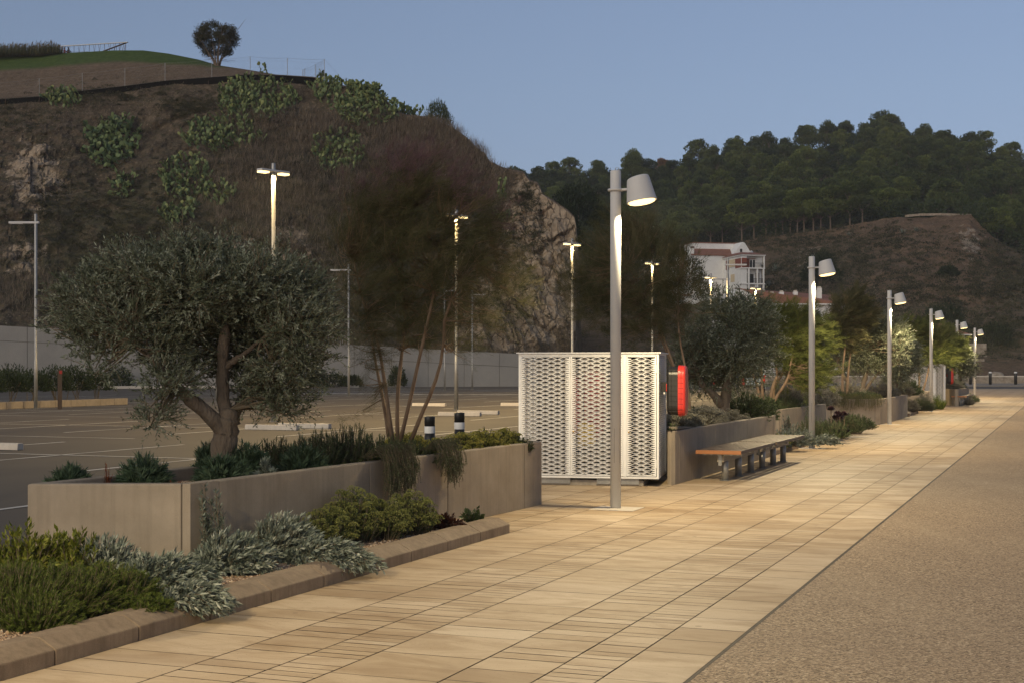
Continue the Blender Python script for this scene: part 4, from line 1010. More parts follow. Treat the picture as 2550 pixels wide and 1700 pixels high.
# ------------------------------------------------------------------ fence and black band of overhang shade along the cliff top
def fence():
    t = empty('wire_fence', tuple(TA.at(311, 216)), 0, 'wire mesh fence with thin steel posts along the top of the cliff', 'fence'); base = Vector(t.location)
    def yy(px): return np.interp(px, TA.pxs, TA.yf) - .35
    spec = [(-95, 262), (98, 242), (205, 228), (311, 216), (411, 203), (527.5, 194), (623, 187), (716, 190), (808, 193)]
    tops = []
    for px, py in spec:
        q = np.array(P(px, py+3, yy(px))) - base; top = q + (0, 0, 2.3); tops.append(top)
        MB().tube([q + (0, 0, -.6), top], .034, 6).build('post', M['galv'], t)
    for px, py, y, h in ((785, 192, 176, 1.55), (759, 193, 179, 1.1), (754, 193, 181, .95)):
        q = np.array(P(px, py, y)) - base; MB().tube([q + (0, 0, -.5), q + (0, 0, h)], .034, 6).build('post', M['galv'], t); tops.append(q + (0, 0, h))
    wr = MB()
    for a, b in zip(tops[:-1], tops[1:]):
        for d, r in ((0, .009), (-.35, .005), (-1.2, .004), (-2.0, .004)):
            f = np.linspace(0, 1, 5)[:, None]; pts = a + (b-a)*f; pts[:, 2] += d - .10*np.sin(np.pi*f[:, 0])
            wr.tube(pts, r, 4)
        L = np.linalg.norm(b-a); k = int(L/.35)
        for i in range(k):
            p0 = a + (b-a)*i/k; p1 = a + (b-a)*min(k, i+5)/k; p1b = p1.copy(); p1b[2] -= 2.1
            wr.tube([p0, p1b], .0022, 3); q0 = p0.copy(); q0[2] -= 2.1; wr.tube([q0, p1], .0022, 3)
    wr.tube([tops[8], tops[8] + (3.0, 2, -3.2)], .010, 4)
    wr.build('wire_mesh', M['galv'], t)
    # near-black board standing in for the shaded void under the overhang
    e = empty('overhang_shade', tuple(base), 0, 'black band for the overhang shade at the foot of the fence on the cliff top', 'painted_shade'); mb = MB(); kn = [k for k in FENCE if k[0] > -300] 
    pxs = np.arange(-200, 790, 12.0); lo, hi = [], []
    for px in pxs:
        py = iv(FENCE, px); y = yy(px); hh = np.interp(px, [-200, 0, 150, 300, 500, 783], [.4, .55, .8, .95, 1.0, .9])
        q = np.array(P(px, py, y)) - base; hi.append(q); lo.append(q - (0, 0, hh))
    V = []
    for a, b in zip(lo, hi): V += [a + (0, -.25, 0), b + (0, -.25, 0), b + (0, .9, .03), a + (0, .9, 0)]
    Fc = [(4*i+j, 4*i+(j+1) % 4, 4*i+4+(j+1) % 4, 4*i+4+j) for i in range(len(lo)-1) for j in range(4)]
    mb.add(V, Fc).build('strip', M['painted_shade'], e)
    for i in range(4, len(lo), 7):
        MB().tube([lo[i] + (0, -.30, -.5), lo[i] + (0, -.30, .6)], .03, 5).build('stake', M['rust'], e)
fence()
# ------------------------------------------------------------------ railing, sitters and the tree on the hill top
def hilltop():
    t = empty('slanted_railing', tuple(P(230, 130, 200)), 0, 'slanted steel railing on thin V legs on the lawn skyline', 'railing'); b = np.array(t.location)
    r0, r1 = np.array(P(140, 116.5, 199)) - b, np.array(P(317, 106, 200)) - b; r2 = np.array(P(258, 128, 209)) - b
    for a, c in ((r0, r1), (r1, r2)):
        d = c - a; nn = unit(np.cross(d, UPV)); V = [q + nn*s + (0, 0, z) for q in (a, c) for s, z in ((-.14, -.04), (.14, -.04), (.14, .04), (-.14, .04))]
        MB().add(V, [(0, 1, 2, 3), (7, 6, 5, 4)] + [(j, 4+j, 4+(j+1) % 4, (j+1) % 4) for j in range(4)]).build('top_rail', M['white_metal'] if a is r0 else M['rust'], t)
    for a, c, k in ((r0, r1, 14), (r1, r2, 8)):
        for i in range(k):
            f = (i+.5)/k; q = a + (c-a)*f; s = .16 if i % 3 else .02
            foot = q.copy(); foot[2] -= 1.45; MB().tube([q + (s, 0, 0), foot + (-s*.3, 0, 0)], .022, 5).build('leg', M['rust'], t)
            MB().tube([q + (-s, 0, 0), foot + (s*.3, 0, 0)], .022, 5).build('leg', M['rust'], t)
    MB().tube([r0 + (0, 0, -.72), r0*.55 + r1*.45 + (0, 0, -.98)], .02, 5).build('lower_wire', M['galv'], t)
hilltop()
M['skin'] = mat_noise('skin', (.25, .15, .10), (.3, .18, .13), 9, .6)
M['hair'] = mat_noise('dark_hair', (.012, .009, .008), (.02, .016, .013), 9, .6)
def sitter(px, py, y, shirt, label, lean=.1, rz=0.0):
    """a person sitting on the grass, knees drawn up"""
    me = bpy.data.meshes.new('person')
    V = [(0, 0, .10), (0, -.02, .32), (0, -.05*lean*10, .52), (0, -.06, .60), (0, -.05, .68), (0, -.06, .78), (.10, .0, .10), (.13, -.32, .42), (.12, -.55, .06), (.12, -.66, .03), (-.10, 0, .10), (-.13, -.32, .42), (-.12, -.55, .06), (-.12, -.66, .03),
         (.19, -.04, .53), (.24, -.18, .34), (.12, -.36, .40), (.06, -.42, .40), (-.19, -.04, .53), (-.24, -.18, .34), (-.12, -.36, .40), (-.06, -.42, .40)]
    E_ = [(0, 1), (1, 2), (2, 3), (3, 4), (4, 5), (0, 6), (6, 7), (7, 8), (8, 9), (0, 10), (10, 11), (11, 12), (12, 13), (2, 14), (14, 15), (15, 16), (16, 17), (2, 18), (18, 19), (19, 20), (20, 21)]
    Rr = [.15, .13, .14, .06, .085, .085, .10, .07, .05, .04, .10, .07, .05, .04, .06, .045, .035, .03, .06, .045, .035, .03]
    me.from_pydata(V, E_, []); o = bpy.data.objects.new('person', me); col.objects.link(o); me.materials.append(shirt)
    md = o.modifiers.new('skin', 'SKIN'); sv = me.skin_vertices[0].data
    for i, r in enumerate(Rr): sv[i].radius = (r, r*.85)
    sv[0].use_root = True
    o.modifiers.new('sub', 'SUBSURF').levels = 1
    c = P(px, py, y); o.location = c; o.rotation_euler = (0, 0, rz); tag(o, label, 'person')
    hm = MB(); hm.lathe([(.02, -.10), (.085, -.06), (.105, .02), (.10, .09), (.06, .135), (.01, .145)], 12)
    h = hm.build('hair', M['hair'], o, True, loc=(0, -.035, .78))
    fm = MB(); fm.lathe([(.02, -.13), (.06, -.10), (.082, -.02), (.078, .05), (.04, .09)], 12); fm.build('face', M['skin'], o, True, loc=(0, -.085, .76))
sitter(160, 134.5, 199.6, M['reddark'], 'person in red sitting on the lawn skyline by the tall grass', .1, 2.2)
sitter(169.5, 134, 200.2, M['black'], 'person in dark clothes sitting on the lawn skyline, right of the one in red', .1, 2.6)
def branchy_tree(px, py, y, h, wd, label, leafm, seed, lean=-.05):
    r = np.random.default_rng(seed); c = np.array(P(px, py, y)); t = empty('hill_tree', tuple(c), 0, label, 'tree')
    tr = MB(); lf = MB(); tips = []
    for k in range(7):
        a = 2*math.pi*k/7 + r.uniform(-.3, .3); out = wd*.36*r.uniform(.5, 1.15)
        p0 = np.array((math.cos(a)*.18, math.sin(a)*.18, 0)); p3 = np.array((math.cos(a)*out + lean*h*.3, math.sin(a)*out, h*r.uniform(.55, .86)))
        mid = p0*.4 + p3*.45 + (0, 0, -.02*h) + r.normal(0, .12, 3); pts = [p0 - (0, 0, .3), p0 + (p3-p0)*.15 + (0, 0, .15), mid, p3]
        tr.tube(pts, [.14, .11, .075, .03], 6)
        for j in range(13):
            f = r.uniform(.25, 1); q = mid + (p3-mid)*f if f > .5 else p0 + (mid-p0)*(f+.3)
            e = q + r.normal(0, wd*.10, 3) + np.array((math.cos(a)*.10*wd, math.sin(a)*.10*wd, h*.12)); tr.tube([q, (q+e)/2 + r.normal(0, .06, 3), e], [.035, .025, .012], 4); tips.append(e)
    cc = np.array((-.02*h, 0, h*.60)); rr_ = np.array((wd*.42, wd*.42, h*.36)); tips = [cc + (e-cc)*min(1, .97/max(1e-6, np.linalg.norm((e-cc)/rr_))) for e in tips]
    T = np.array(tips); n = 150
    for e in T:
        d = runit(r, n)*r.uniform(.15, 1, (n, 1))*wd*.115*(1, 1, .75); D = unit(d + runit(r, n)*.7 + UPV*.2); S = perp(D, r)
        leaves(lf, e + d, D, S, .26*r.uniform(.6, 1.3, n), .085, r.uniform(.1, .7) + r.normal(0, .15, n))
    tr.build('trunk', M['bark'], t); lf.build('crown', leafm, t)
branchy_tree(541, 166, 183, 6.0, 6.0, 'lone round tree with many thin stems on the hill top skyline', M['scrubl'], 5)
def round_bush(px, py, y, rx, rz, label, m, n=2600, L=.28, W=.05, up=.6, name='round_bush'):
    c = np.array(P(px, py, y)); lf = MB(); d = runit(rng, n); d[:, 2] = np.abs(d[:, 2])*1.0; rr = rng.uniform(.35, 1, (n, 1))**.5
    lump = 1 + .16*np.sin(d[:, :1]*7+1)*np.cos(d[:, 1:2]*6) + .12*np.sin(d[:, 2:]*9)
    p = d*rr*lump*(rx, rx*.9, rz); D = unit(d*.9 + UPV*up + runit(rng, n)*.6); S = perp(D, rng)
    leaves(lf, p, D, S, L*rng.uniform(.6, 1.3, n), W, rng.uniform(0, 1, n))
    t = empty(name, tuple(c), 0, label, 'bush'); lf.build('foliage', m, t)
    MB().tube([(0, 0, -.5), (.05, 0, rz*.5)], [.09, .05], 6).build('stem', M['bark'], t)
round_bush(1090, 312, 168, 1.55, 2.55, 'round green bush standing on the right shoulder of the cliff skyline', M['pine'], 3000, .42, .05, 1.0)
# ------------------------------------------------------------------ pines
def make_pine(seed, h, wd, m, tall=.45, spread=.38):
    r = np.random.default_rng(seed); t = empty('pine_tree', (0, 0, 0), 0, cat='pine tree', group='pines on the wooded far hill')
    lf = MB(); tr = MB(); tr.tube([(0, 0, -1.0), (.1, 0, h*.4), (.15, .1, h*.82)], [.20, .16, .06], 6)
    nb = 34
    for k in range(nb):
        a = r.uniform(0, 6.28); z = r.uniform(tall, .97); rad = wd*.5*math.sqrt(max(.04, 1-((z-tall)/(1.02-tall))**1.7))*r.uniform(.35, .95)
        c = np.array((math.cos(a)*rad, math.sin(a)*rad, z*h)); tr.tube([(.1, 0, h*max(.3, z-.22)), c], [.06, .02], 4)
        n = 150; d = runit(r, n)*np.array((1, 1, .72)); d[:, 2] += .12; R_ = wd*.16*r.uniform(.75, 1.25)
        p = c + d*R_*r.uniform(.6, 1.0, (n, 1)); D = unit(d + UPV*.5 + runit(r, n)*.5); S = perp(D, r)
        leaves(lf, p, D, S, wd*.075*r.uniform(.6, 1.3, n), wd*.034, r.uniform(.15, .75) + r.normal(0, .12, n) + .15*d[:, 2])  # tone rises towards each clump's top: top light put into the colour
    tr.build('trunk', M['bark'], t); lf.build('crown', m, t); return t
protos = [make_pine(21, 8.5, 6.8, M['pine'], .32), make_pine(22, 7.5, 7.2, M['pine_dark'], .28), make_pine(23, 9.5, 6.2, M['pine'], .38), make_pine(24, 7.0, 6.4, M['pine_dark'], .25), make_pine(25, 9.0, 7.6, M['pine'], .45)]
PL = 'rounded green pine among the many covering the wooded far hill'
spots = []
r9 = np.random.default_rng(31)
front = [(1770, 575), (1800, 583), (1850, 590), (1880, 583), (1905, 583), (1930, 580), (1952, 578), (1968, 578), (1985, 575), (2002, 574), (2025, 570), (2045, 566), (2072, 560), (2120, 548), (2150, 540)]
def ridge_pt(px, f):
    j = int(np.clip(np.searchsorted(TB.pxs, px), 0, TB.n-1)); i0, i1 = 110, 159
    i = int(np.clip(i0 + f*(i1-i0), i0, i1)); return np.array((TB.X[i, j], TB.Y[i, j], TB.Z[i, j]))
for px, py in front: spots.append((ridge_pt(px, .02), 1.0, 2 if r9.random() < .6 else 4))
tries = 0
while len(spots) < 296 and tries < 9000:
    tries += 1
    px = r9.uniform(1240, 2640); f = min(.985, r9.random()**1.1)
    if px > 2420 and f < .05: continue
    if 2190 < px < 2440 and f < .10: continue
    q = ridge_pt(px, f)
    if all((q[0]-s[0][0])**2 + ((q[1]-s[0][1])*.55)**2 > 3.9**2 for s in spots): spots.append((q, r9.uniform(.75, 1.15), int(r9.integers(0, 5))))
used = set()
for q, s, k in spots:
    if k not in used: used.add(k); o = protos[k]; o.location = q; o.rotation_euler = (0, 0, r9.uniform(0, 6)); o.scale = (s, s, s); o['label'] = PL
    else: copy_tree(protos[k], q, r9.uniform(0, 6), PL, s)
def far_wood():
    mb = MB(); n = 0
    for _ in range(1000):
        px = r9.uniform(1220, 2750); q = ridge_pt(px, r9.random()**.9 if _ > 260 else r9.uniform(.86, 1)); R_ = r9.uniform(2.2, 3.6); m = 170
        d = runit(r9, m)*(1, 1, .8); p = q + (0, 0, 2.4) + d*R_*r9.uniform(.6, 1, (m, 1)); D = unit(d + UPV*.5 + runit(r9, m)*.5); S = perp(D, r9)
        leaves(mb, p, D, S, .7*r9.uniform(.6, 1.3, m), .34, r9.uniform(.1, .6) + r9.normal(0, .12, m))
    tag(mb.build('far_wood', M['pine']), 'undergrowth and smaller pines filling the wooded far hill', 'wood', kind='stuff')
far_wood()
# big skyline pine, the browned one and dark trees near the rock
copy_tree(protos[1], ridge_pt(2200, .98) + (0, -2, -1), 1.0, 'tallest dark pine standing above the skyline of the wooded hill', 1.55)
q = ridge_pt(1650, .97); bp = make_pine(29, 6.5, 5.4, M['rustleaf'], .4); bp.location = q + (0, 0, .8); bp['label'] = 'small browned pine on the skyline left of the wooded hill'
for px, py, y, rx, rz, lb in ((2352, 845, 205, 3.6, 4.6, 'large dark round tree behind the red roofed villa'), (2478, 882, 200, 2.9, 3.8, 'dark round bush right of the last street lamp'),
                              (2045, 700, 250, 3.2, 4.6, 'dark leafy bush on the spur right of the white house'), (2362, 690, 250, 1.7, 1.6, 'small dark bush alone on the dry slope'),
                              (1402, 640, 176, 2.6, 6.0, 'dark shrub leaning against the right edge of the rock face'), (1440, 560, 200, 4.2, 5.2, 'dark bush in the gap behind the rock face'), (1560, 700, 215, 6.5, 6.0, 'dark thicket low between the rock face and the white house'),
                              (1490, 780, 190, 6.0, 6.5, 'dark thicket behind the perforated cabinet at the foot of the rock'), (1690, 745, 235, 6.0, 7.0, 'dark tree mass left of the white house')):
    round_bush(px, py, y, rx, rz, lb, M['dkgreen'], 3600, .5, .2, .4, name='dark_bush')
def agave(px, py, n=26, L=1.4, label=''):
    c = TB.at(px, py); mb = MB(); a = rng.uniform(0, 6.28, n); e = rng.uniform(.15, 1.25, n)
    D = np.stack([np.cos(a)*np.cos(e), np.sin(a)*np.cos(e), np.sin(e)], 1); S = unit(np.cross(D, UPV))
    leaves(mb, np.zeros((n, 3)), D, S, L*rng.uniform(.7, 1.1, n), .2, rng.uniform(0, 1, n), .2, .35)
    tag(mb.build('agave', M['greygreen'], loc=tuple(c)), label, 'agave', 'grey agaves on the dry slope')
for px, py, L, lb in ((1932, 680, 1.9, 'largest grey agave, just right of the white house'), (1915, 715, 1.6, 'grey agave below the largest one by the white house'), (2248, 585, 1.3, 'grey agave left of a pair near the top of the dry spur'),
                      (2282, 577, 1.2, 'grey agave right of a pair near the top of the dry spur'), (2170, 775, 1.4, 'pale agave on the slope above the third street lamp'), (2115, 588, 1.1, 'small grey agave at the wood edge above the second street lamp'), (2515, 610, 1.2, 'small grey agave near the right edge of the picture')):
    agave(px, py, 26, L, lb)
# pale path wall on the spur
def spur_wall():
    mb = MB(); pts = [np.array(P(px, py, 299)) for px, py in ((2255, 534), (2290, 531), (2340, 530), (2420, 532))]
    for a, b in zip(pts[:-1], pts[1:]):
        V = [q + (0, y, z) for q in (a, b) for y, z in ((0, -.6), (.5, -.6), (.5, -.12), (0, -.12))]
        mb.add(V, [(0, 1, 2, 3), (7, 6, 5, 4)] + [(j, 4+j, 4+(j+1) % 4, (j+1) % 4) for j in range(4)])
    tag(mb.build('low_wall', M['stonewall']), 'low pale wall along the flat top of the dry spur', 'wall')
spur_wall()

# ================================================================== houses
M['render_white'] = mat_noise('white_render', (.74, .735, .72), (.82, .815, .80), 1.2, .85)
M['roof_tile'] = None
def mat_tiles():
    m, nt, p = newmat('clay_tiles'); v = objco(nt)
    wv = N(nt, 'ShaderNodeTexWave'); wv.inputs['Scale'].default_value = 1.6; wv.inputs['Distortion'].default_value = .4; nt.links.new(v, wv.inputs['Vector'])
    c = ramp(nt, wv.outputs['Fac'], [(.1, (.10, .035, .022)), (.6, (.24, .09, .055))]); c = mixc(nt, noise_tex(nt, v, 2, 4), c, (.30, .14, .09))
    nt.links.new(c, p.inputs['Base Color']); p.inputs['Roughness'].default_value = .85; return m
M['roof_tile'] = mat_tiles()
M['brickred'] = mat_noise('red_brick_facing', (.20, .055, .035), (.28, .085, .055), 9, .85)
M['pane'] = mat_noise('dark_window', (.02, .022, .025), (.035, .038, .04), 2, .15)
M['blind'] = mat_noise('cream_blind', (.62, .50, .33), (.70, .58, .40), 2, .7)
M['shutter'] = mat_noise('grey_shutter', (.30, .31, .31), (.36, .37, .37), 2, .7)
def house1():
    Y0 = 256.0; c = P(1847, 735, Y0); t = empty('white_house', tuple(c), RAD(13), 'white four storey house with red tiled roofs and balconies on the slope', 'house')
    W_ = 4.35; D_ = 9.0; fl = [0, 2.05, 4.85, 7.1]
    def B(n, m, *a, par=t, bev=0): return MB().box(*a).build(n, m, par, bevel=bev)
    # bay: solid part, then open balcony storeys in front
    B('wall', M['render_white'], .02, W_, 1.3, D_, -6, 7.1)
    B('wall', M['render_white'], 0, 1.0, .02, 1.28, -6, 7.06)
    for z in fl[:3]: B('balcony_slab', M['render_white'], -.12, W_+.12, -.14, 1.29, z-.09, z+.12)
    B('eave', M['render_white'], -.2, W_+.2, -.2, D_, 7.1, 7.3)
    V = [(-.3, -.3, 7.302), (W_+.3, -.3, 7.302), (W_+.3, D_, 7.302), (-.3, D_, 7.302), (1.0, 3.0, 7.95), (W_-.8, 3.0, 7.95), (W_-.8, D_, 7.95), (1.0, D_, 7.95)]
    MB().add(V, [(0, 1, 5, 4), (1, 2, 6, 5), (2, 3, 7, 6), (3, 0, 4, 7), (4, 5, 6, 7), (0, 3, 2, 1)]).build('roof', M['roof_tile'], t)
    for z0, z1 in ((-6, 1.95), (2.2, 4.75)):
        for x in (1.35, 3.0, W_-.16): B('column', M['render_white'], x-.14, x+.14, -.12, .16, z0, z1)
    B('column', M['render_white'], W_-.16, W_+.06, -.12, .12, 5.0, 7.1)
    # top storey
    B('brick_facing', M['brickred'], 1.02, W_-1.2, 1.24, 1.298, 5.0, 6.7)
    B('brick_facing', M['brickred'], -.045, -.002, .3, 3.0, 4.98, 6.7); B('brick_facing', M['brickred'], .0, .98, -.03, .018, 4.98, 6.7)
    w_ = B('window', M['blind'], -.075, -.047, 3.1, 6.0, 5.35, 6.7)
    B('brick_facing', M['brickred'], -.045, -.002, 6.1, 7.6, 4.98, 6.7)
    w_ = B('window', M['render_white'], 2.0, 3.15, 1.19, 1.238, 4.98, 6.55); B('pane', M['pane'], 2.08, 2.5, 1.17, 1.188, 5.0, 6.45, par=w_); B('pane', M['pane'], 2.65, 3.05, 1.17, 1.188, 5.0, 6.45, par=w_)
    for k in range(5): B('slat_screen', M['render_white'], W_-1.15+k*.24, W_-1.06+k*.24, .2, .28, 5.5, 7.08)
    # railings
    for z, x0 in ((4.97, .2), (2.17, 1.5)):
        r = B('railing', M['black'], x0, W_, -.10, -.06, z+.80, z+.86)
        for k in range(22): B('bar', M['black'], x0+k*(W_-x0)/22, x0+k*(W_-x0)/22+.03, -.095, -.065, z+.05, z+.80, par=r)
        B('railing', M['black'], W_-.02, W_+.02, .0, 1.25, z+.3, z+.8)
    # middle storey
    B('door', M['pane'], 1.05, 1.75, 1.25, 1.297, 2.15, 4.0); B('door', M['pane'], 2.1, 2.8, 1.25, 1.297, 2.15, 3.9); B('door', M['rust'], 3.2, 3.9, 1.25, 1.297, 2.15, 4.1)
    B('window', M['blind'], -.04, -.002, 3.4, 5.2, 2.6, 4.0)
    # ground storey arches
    for x0 in (1.2, 2.3, 3.2):
        n = 10; V = [(x0, 1.26, -1.5)] + [(x0+.4-.4*math.cos(math.pi*i/n), 1.26, .9+.4*math.sin(math.pi*i/n)) for i in range(n+1)] + [(x0+.8, 1.26, -1.5)]
        MB().add(V, [list(range(len(V)))]).build('arch_opening', M['pane'], t)
    n = 12; V = [(-.01, 3.0, -1.2)] + [(-.01, 3.0+1.6-1.6*math.cos(math.pi*i/n), .3+.9*math.sin(math.pi*i/n)) for i in range(n+1)] + [(-.01, 6.2, -1.2)]
    MB().add(V, [list(range(len(V)))]).build('arch_opening', M['pane'], t)
    # main block behind, to the left
    B('wall', M['render_white'], -6.2, W_+.6, D_+.0, D_+9, -8, 7.9); B('wall', M['render_white'], -8.2, -6.22, D_+1, D_+8, -8, 5.9)
    MB().add([(-8.3, D_+.8, 5.95), (-6.1, D_+.8, 6.5), (-6.1, D_+8, 6.5), (-8.3, D_+8, 5.95)], [(0, 1, 2, 3)]).build('roof', M['roof_tile'], t)
    V = [(-6.4, D_-.2, 7.9), (1.6, D_-.2, 7.9), (3.2, D_+4, 9.35), (-4.5, D_+4, 9.35), (-6.4, D_-.2, 7.75), (1.6, D_-.2, 7.75)]
    MB().add(V, [(0, 1, 2, 3), (4, 5, 1, 0)]).build('roof', M['roof_tile'], t)
    B('upper_wall', M['render_white'], -4.4, 4.4, D_+4, D_+9, 7.9, 10.4)
    V = [(1.7, D_-.05, 7.9), (W_+1.2, D_-.05, 7.9), (W_+1.2, D_-.05, 8.3), (4.3, D_-.05, 10.2), (3.9, D_-.05, 10.4)]
    V = V + [(a, b+4.0, c_) for a, b, c_ in V]; MB().add(V, [(0, 1, 2, 3, 4), (9, 8, 7, 6, 5)] + [(j, 5+j, 5+(j+1) % 5, (j+1) % 5) for j in range(5)]).build('gable_wall', M['render_white'], t)
    B('window', M['pane'], 3.3, 3.75, D_-.09, D_-.06, 8.5, 9.1)
    B('tile_coping', M['roof_tile'], -4.5, 4.5, D_+3.9, D_+9, 10.402, 10.55)
    MB().lathe([(.05, 0), (.45, .12), (.5, .2), (.3, .1)], 14).build('satellite_dish', M['render_white'], t, True, loc=(W_+1.1, D_-.3, 8.3)).rotation_euler = (RAD(70), 0, RAD(30))
    ch = B('chimney', M['render_white'], -6.15, -5.65, D_+.2, D_+.7, 7.9, 9.1); B('cap', M['rust'], -6.2, -5.6, D_+.15, D_+.75, 9.102, 9.4, par=ch)
house1()
def house2():
    Y0 = 186.0; c = np.array((XA(1925, Y0), Y0, 0)); t = empty('terraced_house', tuple(c), RAD(4), 'long white terraced house with a red tiled roof behind the feathery trees', 'house')
    def B(n, m, *a, par=t): return MB().box(*a).build(n, m, par)
    ev = EYE + (HY-757)/F*Y0
    B('wall', M['render_white'], 0, 9.6, 0, 9, -1, ev)
    B('wall', M['render_white'], 9.62, 14, .8, 9, -1, ev-3.2)
    V = [(-6.5, 1.2, -1), (-.02, .3, -1), (-.02, .3, ev), (-4.4, .8, ev+2.0), (-6.5, 1.2, ev-1.2)]; V += [(a, b+8, z) for a, b, z in V]
    MB().add(V, [(0, 1, 2, 3, 4), (9, 8, 7, 6, 5)] + [(j, 5+j, 5+(j+1) % 5, (j+1) % 5) for j in range(5)]).build('gable_wall', M['render_white'], t)
    V = [(-.3, -.5, ev+.05), (9.8, -.5, ev+.05), (9.8, 6, ev+1.5), (-4.4, 6, ev+2.4), (-4.3, 1.0, ev+2.1)]
    MB().add(V, [(0, 1, 2, 3, 4)]).build('roof', M['roof_tile'], t)
    B('gutter', M['render_white'], -.4, 9.8, -.6, -.45, ev-.12, ev+.04)
    for x, y, h in ((-1.6, 2.4, 1.1), (2.0, 3.4, .7), (.6, 3.0, .6), (4.1, 4.2, .6), (6.3, 3.0, 1.0), (6.9, 2.6, 1.4), (-3.2, 1.4, .7)):
        z = ev + .05 + (y+.5)/6.5*1.5 - .2
        ch = B('chimney', M['render_white'], x-.28, x+.28, y-.28, y+.28, z, z+h+.3); B('cap', M['stop'], x-.2, x+.2, y-.2, y+.2, z+h+.302, z+h+.5, par=ch)
    for k, zz in enumerate((ev-2.2, ev-5.0, ev-7.8)):
        for x, m in ((.8, 'shutter'), (3.0, 'pane'), (5.0, 'shutter'), (7.6, 'pane')):
            w_ = B('window', M['render_white'], x-.06, x+1.36, -.05, -.002, zz-.06, zz+1.36); B('pane', M[m], x, x+1.3, -.08, -.052, zz, zz+1.3, par=w_)
        if k: B('balcony', M['render_white'], .4, 9.2, -1.1, -.01, zz-.95, zz-.80); B('balcony_rail', M['black'], .4, 9.2, -1.1, -1.06, zz-.1, zz-.02)
        w_ = B('window', M['blind'], -2.6, -1.4, .42, .48, zz-.6, zz+.9)
    for x in (10.3, 12.2): w_ = B('window', M['pane'], x, x+1.2, .72, .79, 3.4, 4.8); B('window', M['pane'], x, x+1.2, .72, .79, .6, 2.2)
    MB().add([(-6.6, -3.2, ev-3.0), (-.1, -3.6, ev-3.0), (-.1, .25, ev-1.3), (-6.6, .25, ev-1.3)], [(0, 1, 2, 3)]).build('lean_to_roof', M['shutter'], t)
    B('lean_to_wall', M['render_white'], -6.5, -.2, -2.9, .24, -1, ev-3.05)
    B('window', M['blind'], -4.0, -2.6, -2.97, -2.91, ev-4.9, ev-3.4)
house2()
def villa():
    Y0 = 200.0; c = np.array((XA(2372, Y0), Y0, 0)); z0 = EYE + (HY-882)/F*Y0; t = empty('villa', tuple(c), RAD(-3), 'small stone villa with a red hipped roof behind the last street lamps', 'house')
    def B(n, m, *a, par=t): return MB().box(*a).build(n, m, par)
    ev = EYE + (HY-833)/F*Y0
    B('wall', M['stonewall'], -3.6, 1.1, 0, 6, -1, ev-.02); B('wall', M['render_white'], 1.12, 2.0, .9, 6, z0-2, ev-.02)
    V = [(-4.2, -.6, ev), (2.5, -.6, ev), (2.5, 6.6, ev), (-4.2, 6.6, ev), (-1.6, 3, ev+1.75), (-1.2, 3, ev+1.75)]
    MB().add(V, [(0, 1, 5, 4), (1, 2, 5), (2, 3, 4, 5), (3, 0, 4), (0, 3, 2, 1)]).build('roof', M['roof_tile'], t)
    w_ = B('window', M['render_white'], 1.2, 1.9, .84, .89, z0-.1, z0+1.9); B('pane', M['shutter'], 1.28, 1.82, .80, .838, z0, z0+1.8, par=w_)
    B('window', M['pane'], -2.6, -1.4, -.05, -.002, z0+.4, z0+1.7); B('terrace_wall', M['brickred'], 1.2, 4.0, -1.0, -.8, z0-.6, z0+.35)
    B('gutter', M['render_white'], -4.25, 2.55, -.68, -.6, ev-.08, ev+.03)
    for x0, x1, y0, y1, Y, lb in ((2398, 2457, 855, 884, 193, 'upper rubble stone garden wall below the villa'), (2416, 2452, 893, 930, 186, 'lower rubble stone garden wall with a pale top, below the villa'), (2452, 2458, 884, 916, 190, 'narrow end pier of the stone garden walls')):
        a, b = P(x0, y1, Y), P(x1, y0, Y); MB().box
        o = MB().box(a.x, b.x, Y, Y+3, a.z-3, b.z).build('stone_wall', M['stonewall'], bevel=.05); tag(o, lb, 'wall')
villa()
# ------------------------------------------------------------------ far road edge
def far_edge():
    o = MB().box(30, 130, 140, 167, -.3, .05).build('far_pavement', M['concrete']); tag(o, kind='structure')
    w_ = empty('roadside_wall', (40, 166, 0), 0, 'low beige wall running along the far side of the road', 'wall')
    MB().box(-12, 90, 0, .4, 0, .78).build('wall', M['stonewall'], w_); MB().box(-12, 90, -.05, .45, .782, .92).build('coping', M['stop'], w_)
    for k, px in enumerate((2108, 2417, 2466, 2529)):
        y = 152; lb = ['lone dark bollard far behind the bright olive tree', 'dark bollard with a white top at the road, left of the last street lamp', 'dark bollard with a white top at the road, right of the last street lamp', 'dark bollard with a white top near the right edge of the picture'][k]
        if k == 0:
            t = empty('road_bollard', cat='bollard', group='dark bollards along the far road'); MB().lathe([(.16, 0), (.16, 1.18), (.15, 1.2)], 14).build('post', M['black'], t, True); MB().lathe([(.165, 1.201), (.165, 1.30), (.12, 1.36)], 14).build('cap', M['white'], t, True); first = t; o = t
        else: o = copy_tree(first, (0, 0, 0), 0, lb)
        o.location = (XA(px, y), y, .05); o['label'] = lb
    mb = MB(); d = runit(rng, 1); me = bpy.data.meshes.new('boulder')
    import bmesh
    bm = bmesh.new(); bmesh.ops.create_icosphere(bm, subdivisions=3, radius=1)
    for v in bm.verts: v.co *= 1 + .22*mnoise.noise(v.co*1.4); v.co.x *= 1.15; v.co.z *= .75
    bm.to_mesh(me); bm.free(); me.materials.append(M['stonewall']); o = bpy.data.objects.new('boulder', me); col.objects.link(o); o.location = P(2481, 940, 170); tag(o, 'pale rounded boulder behind the low roadside wall', 'boulder')
far_edge()
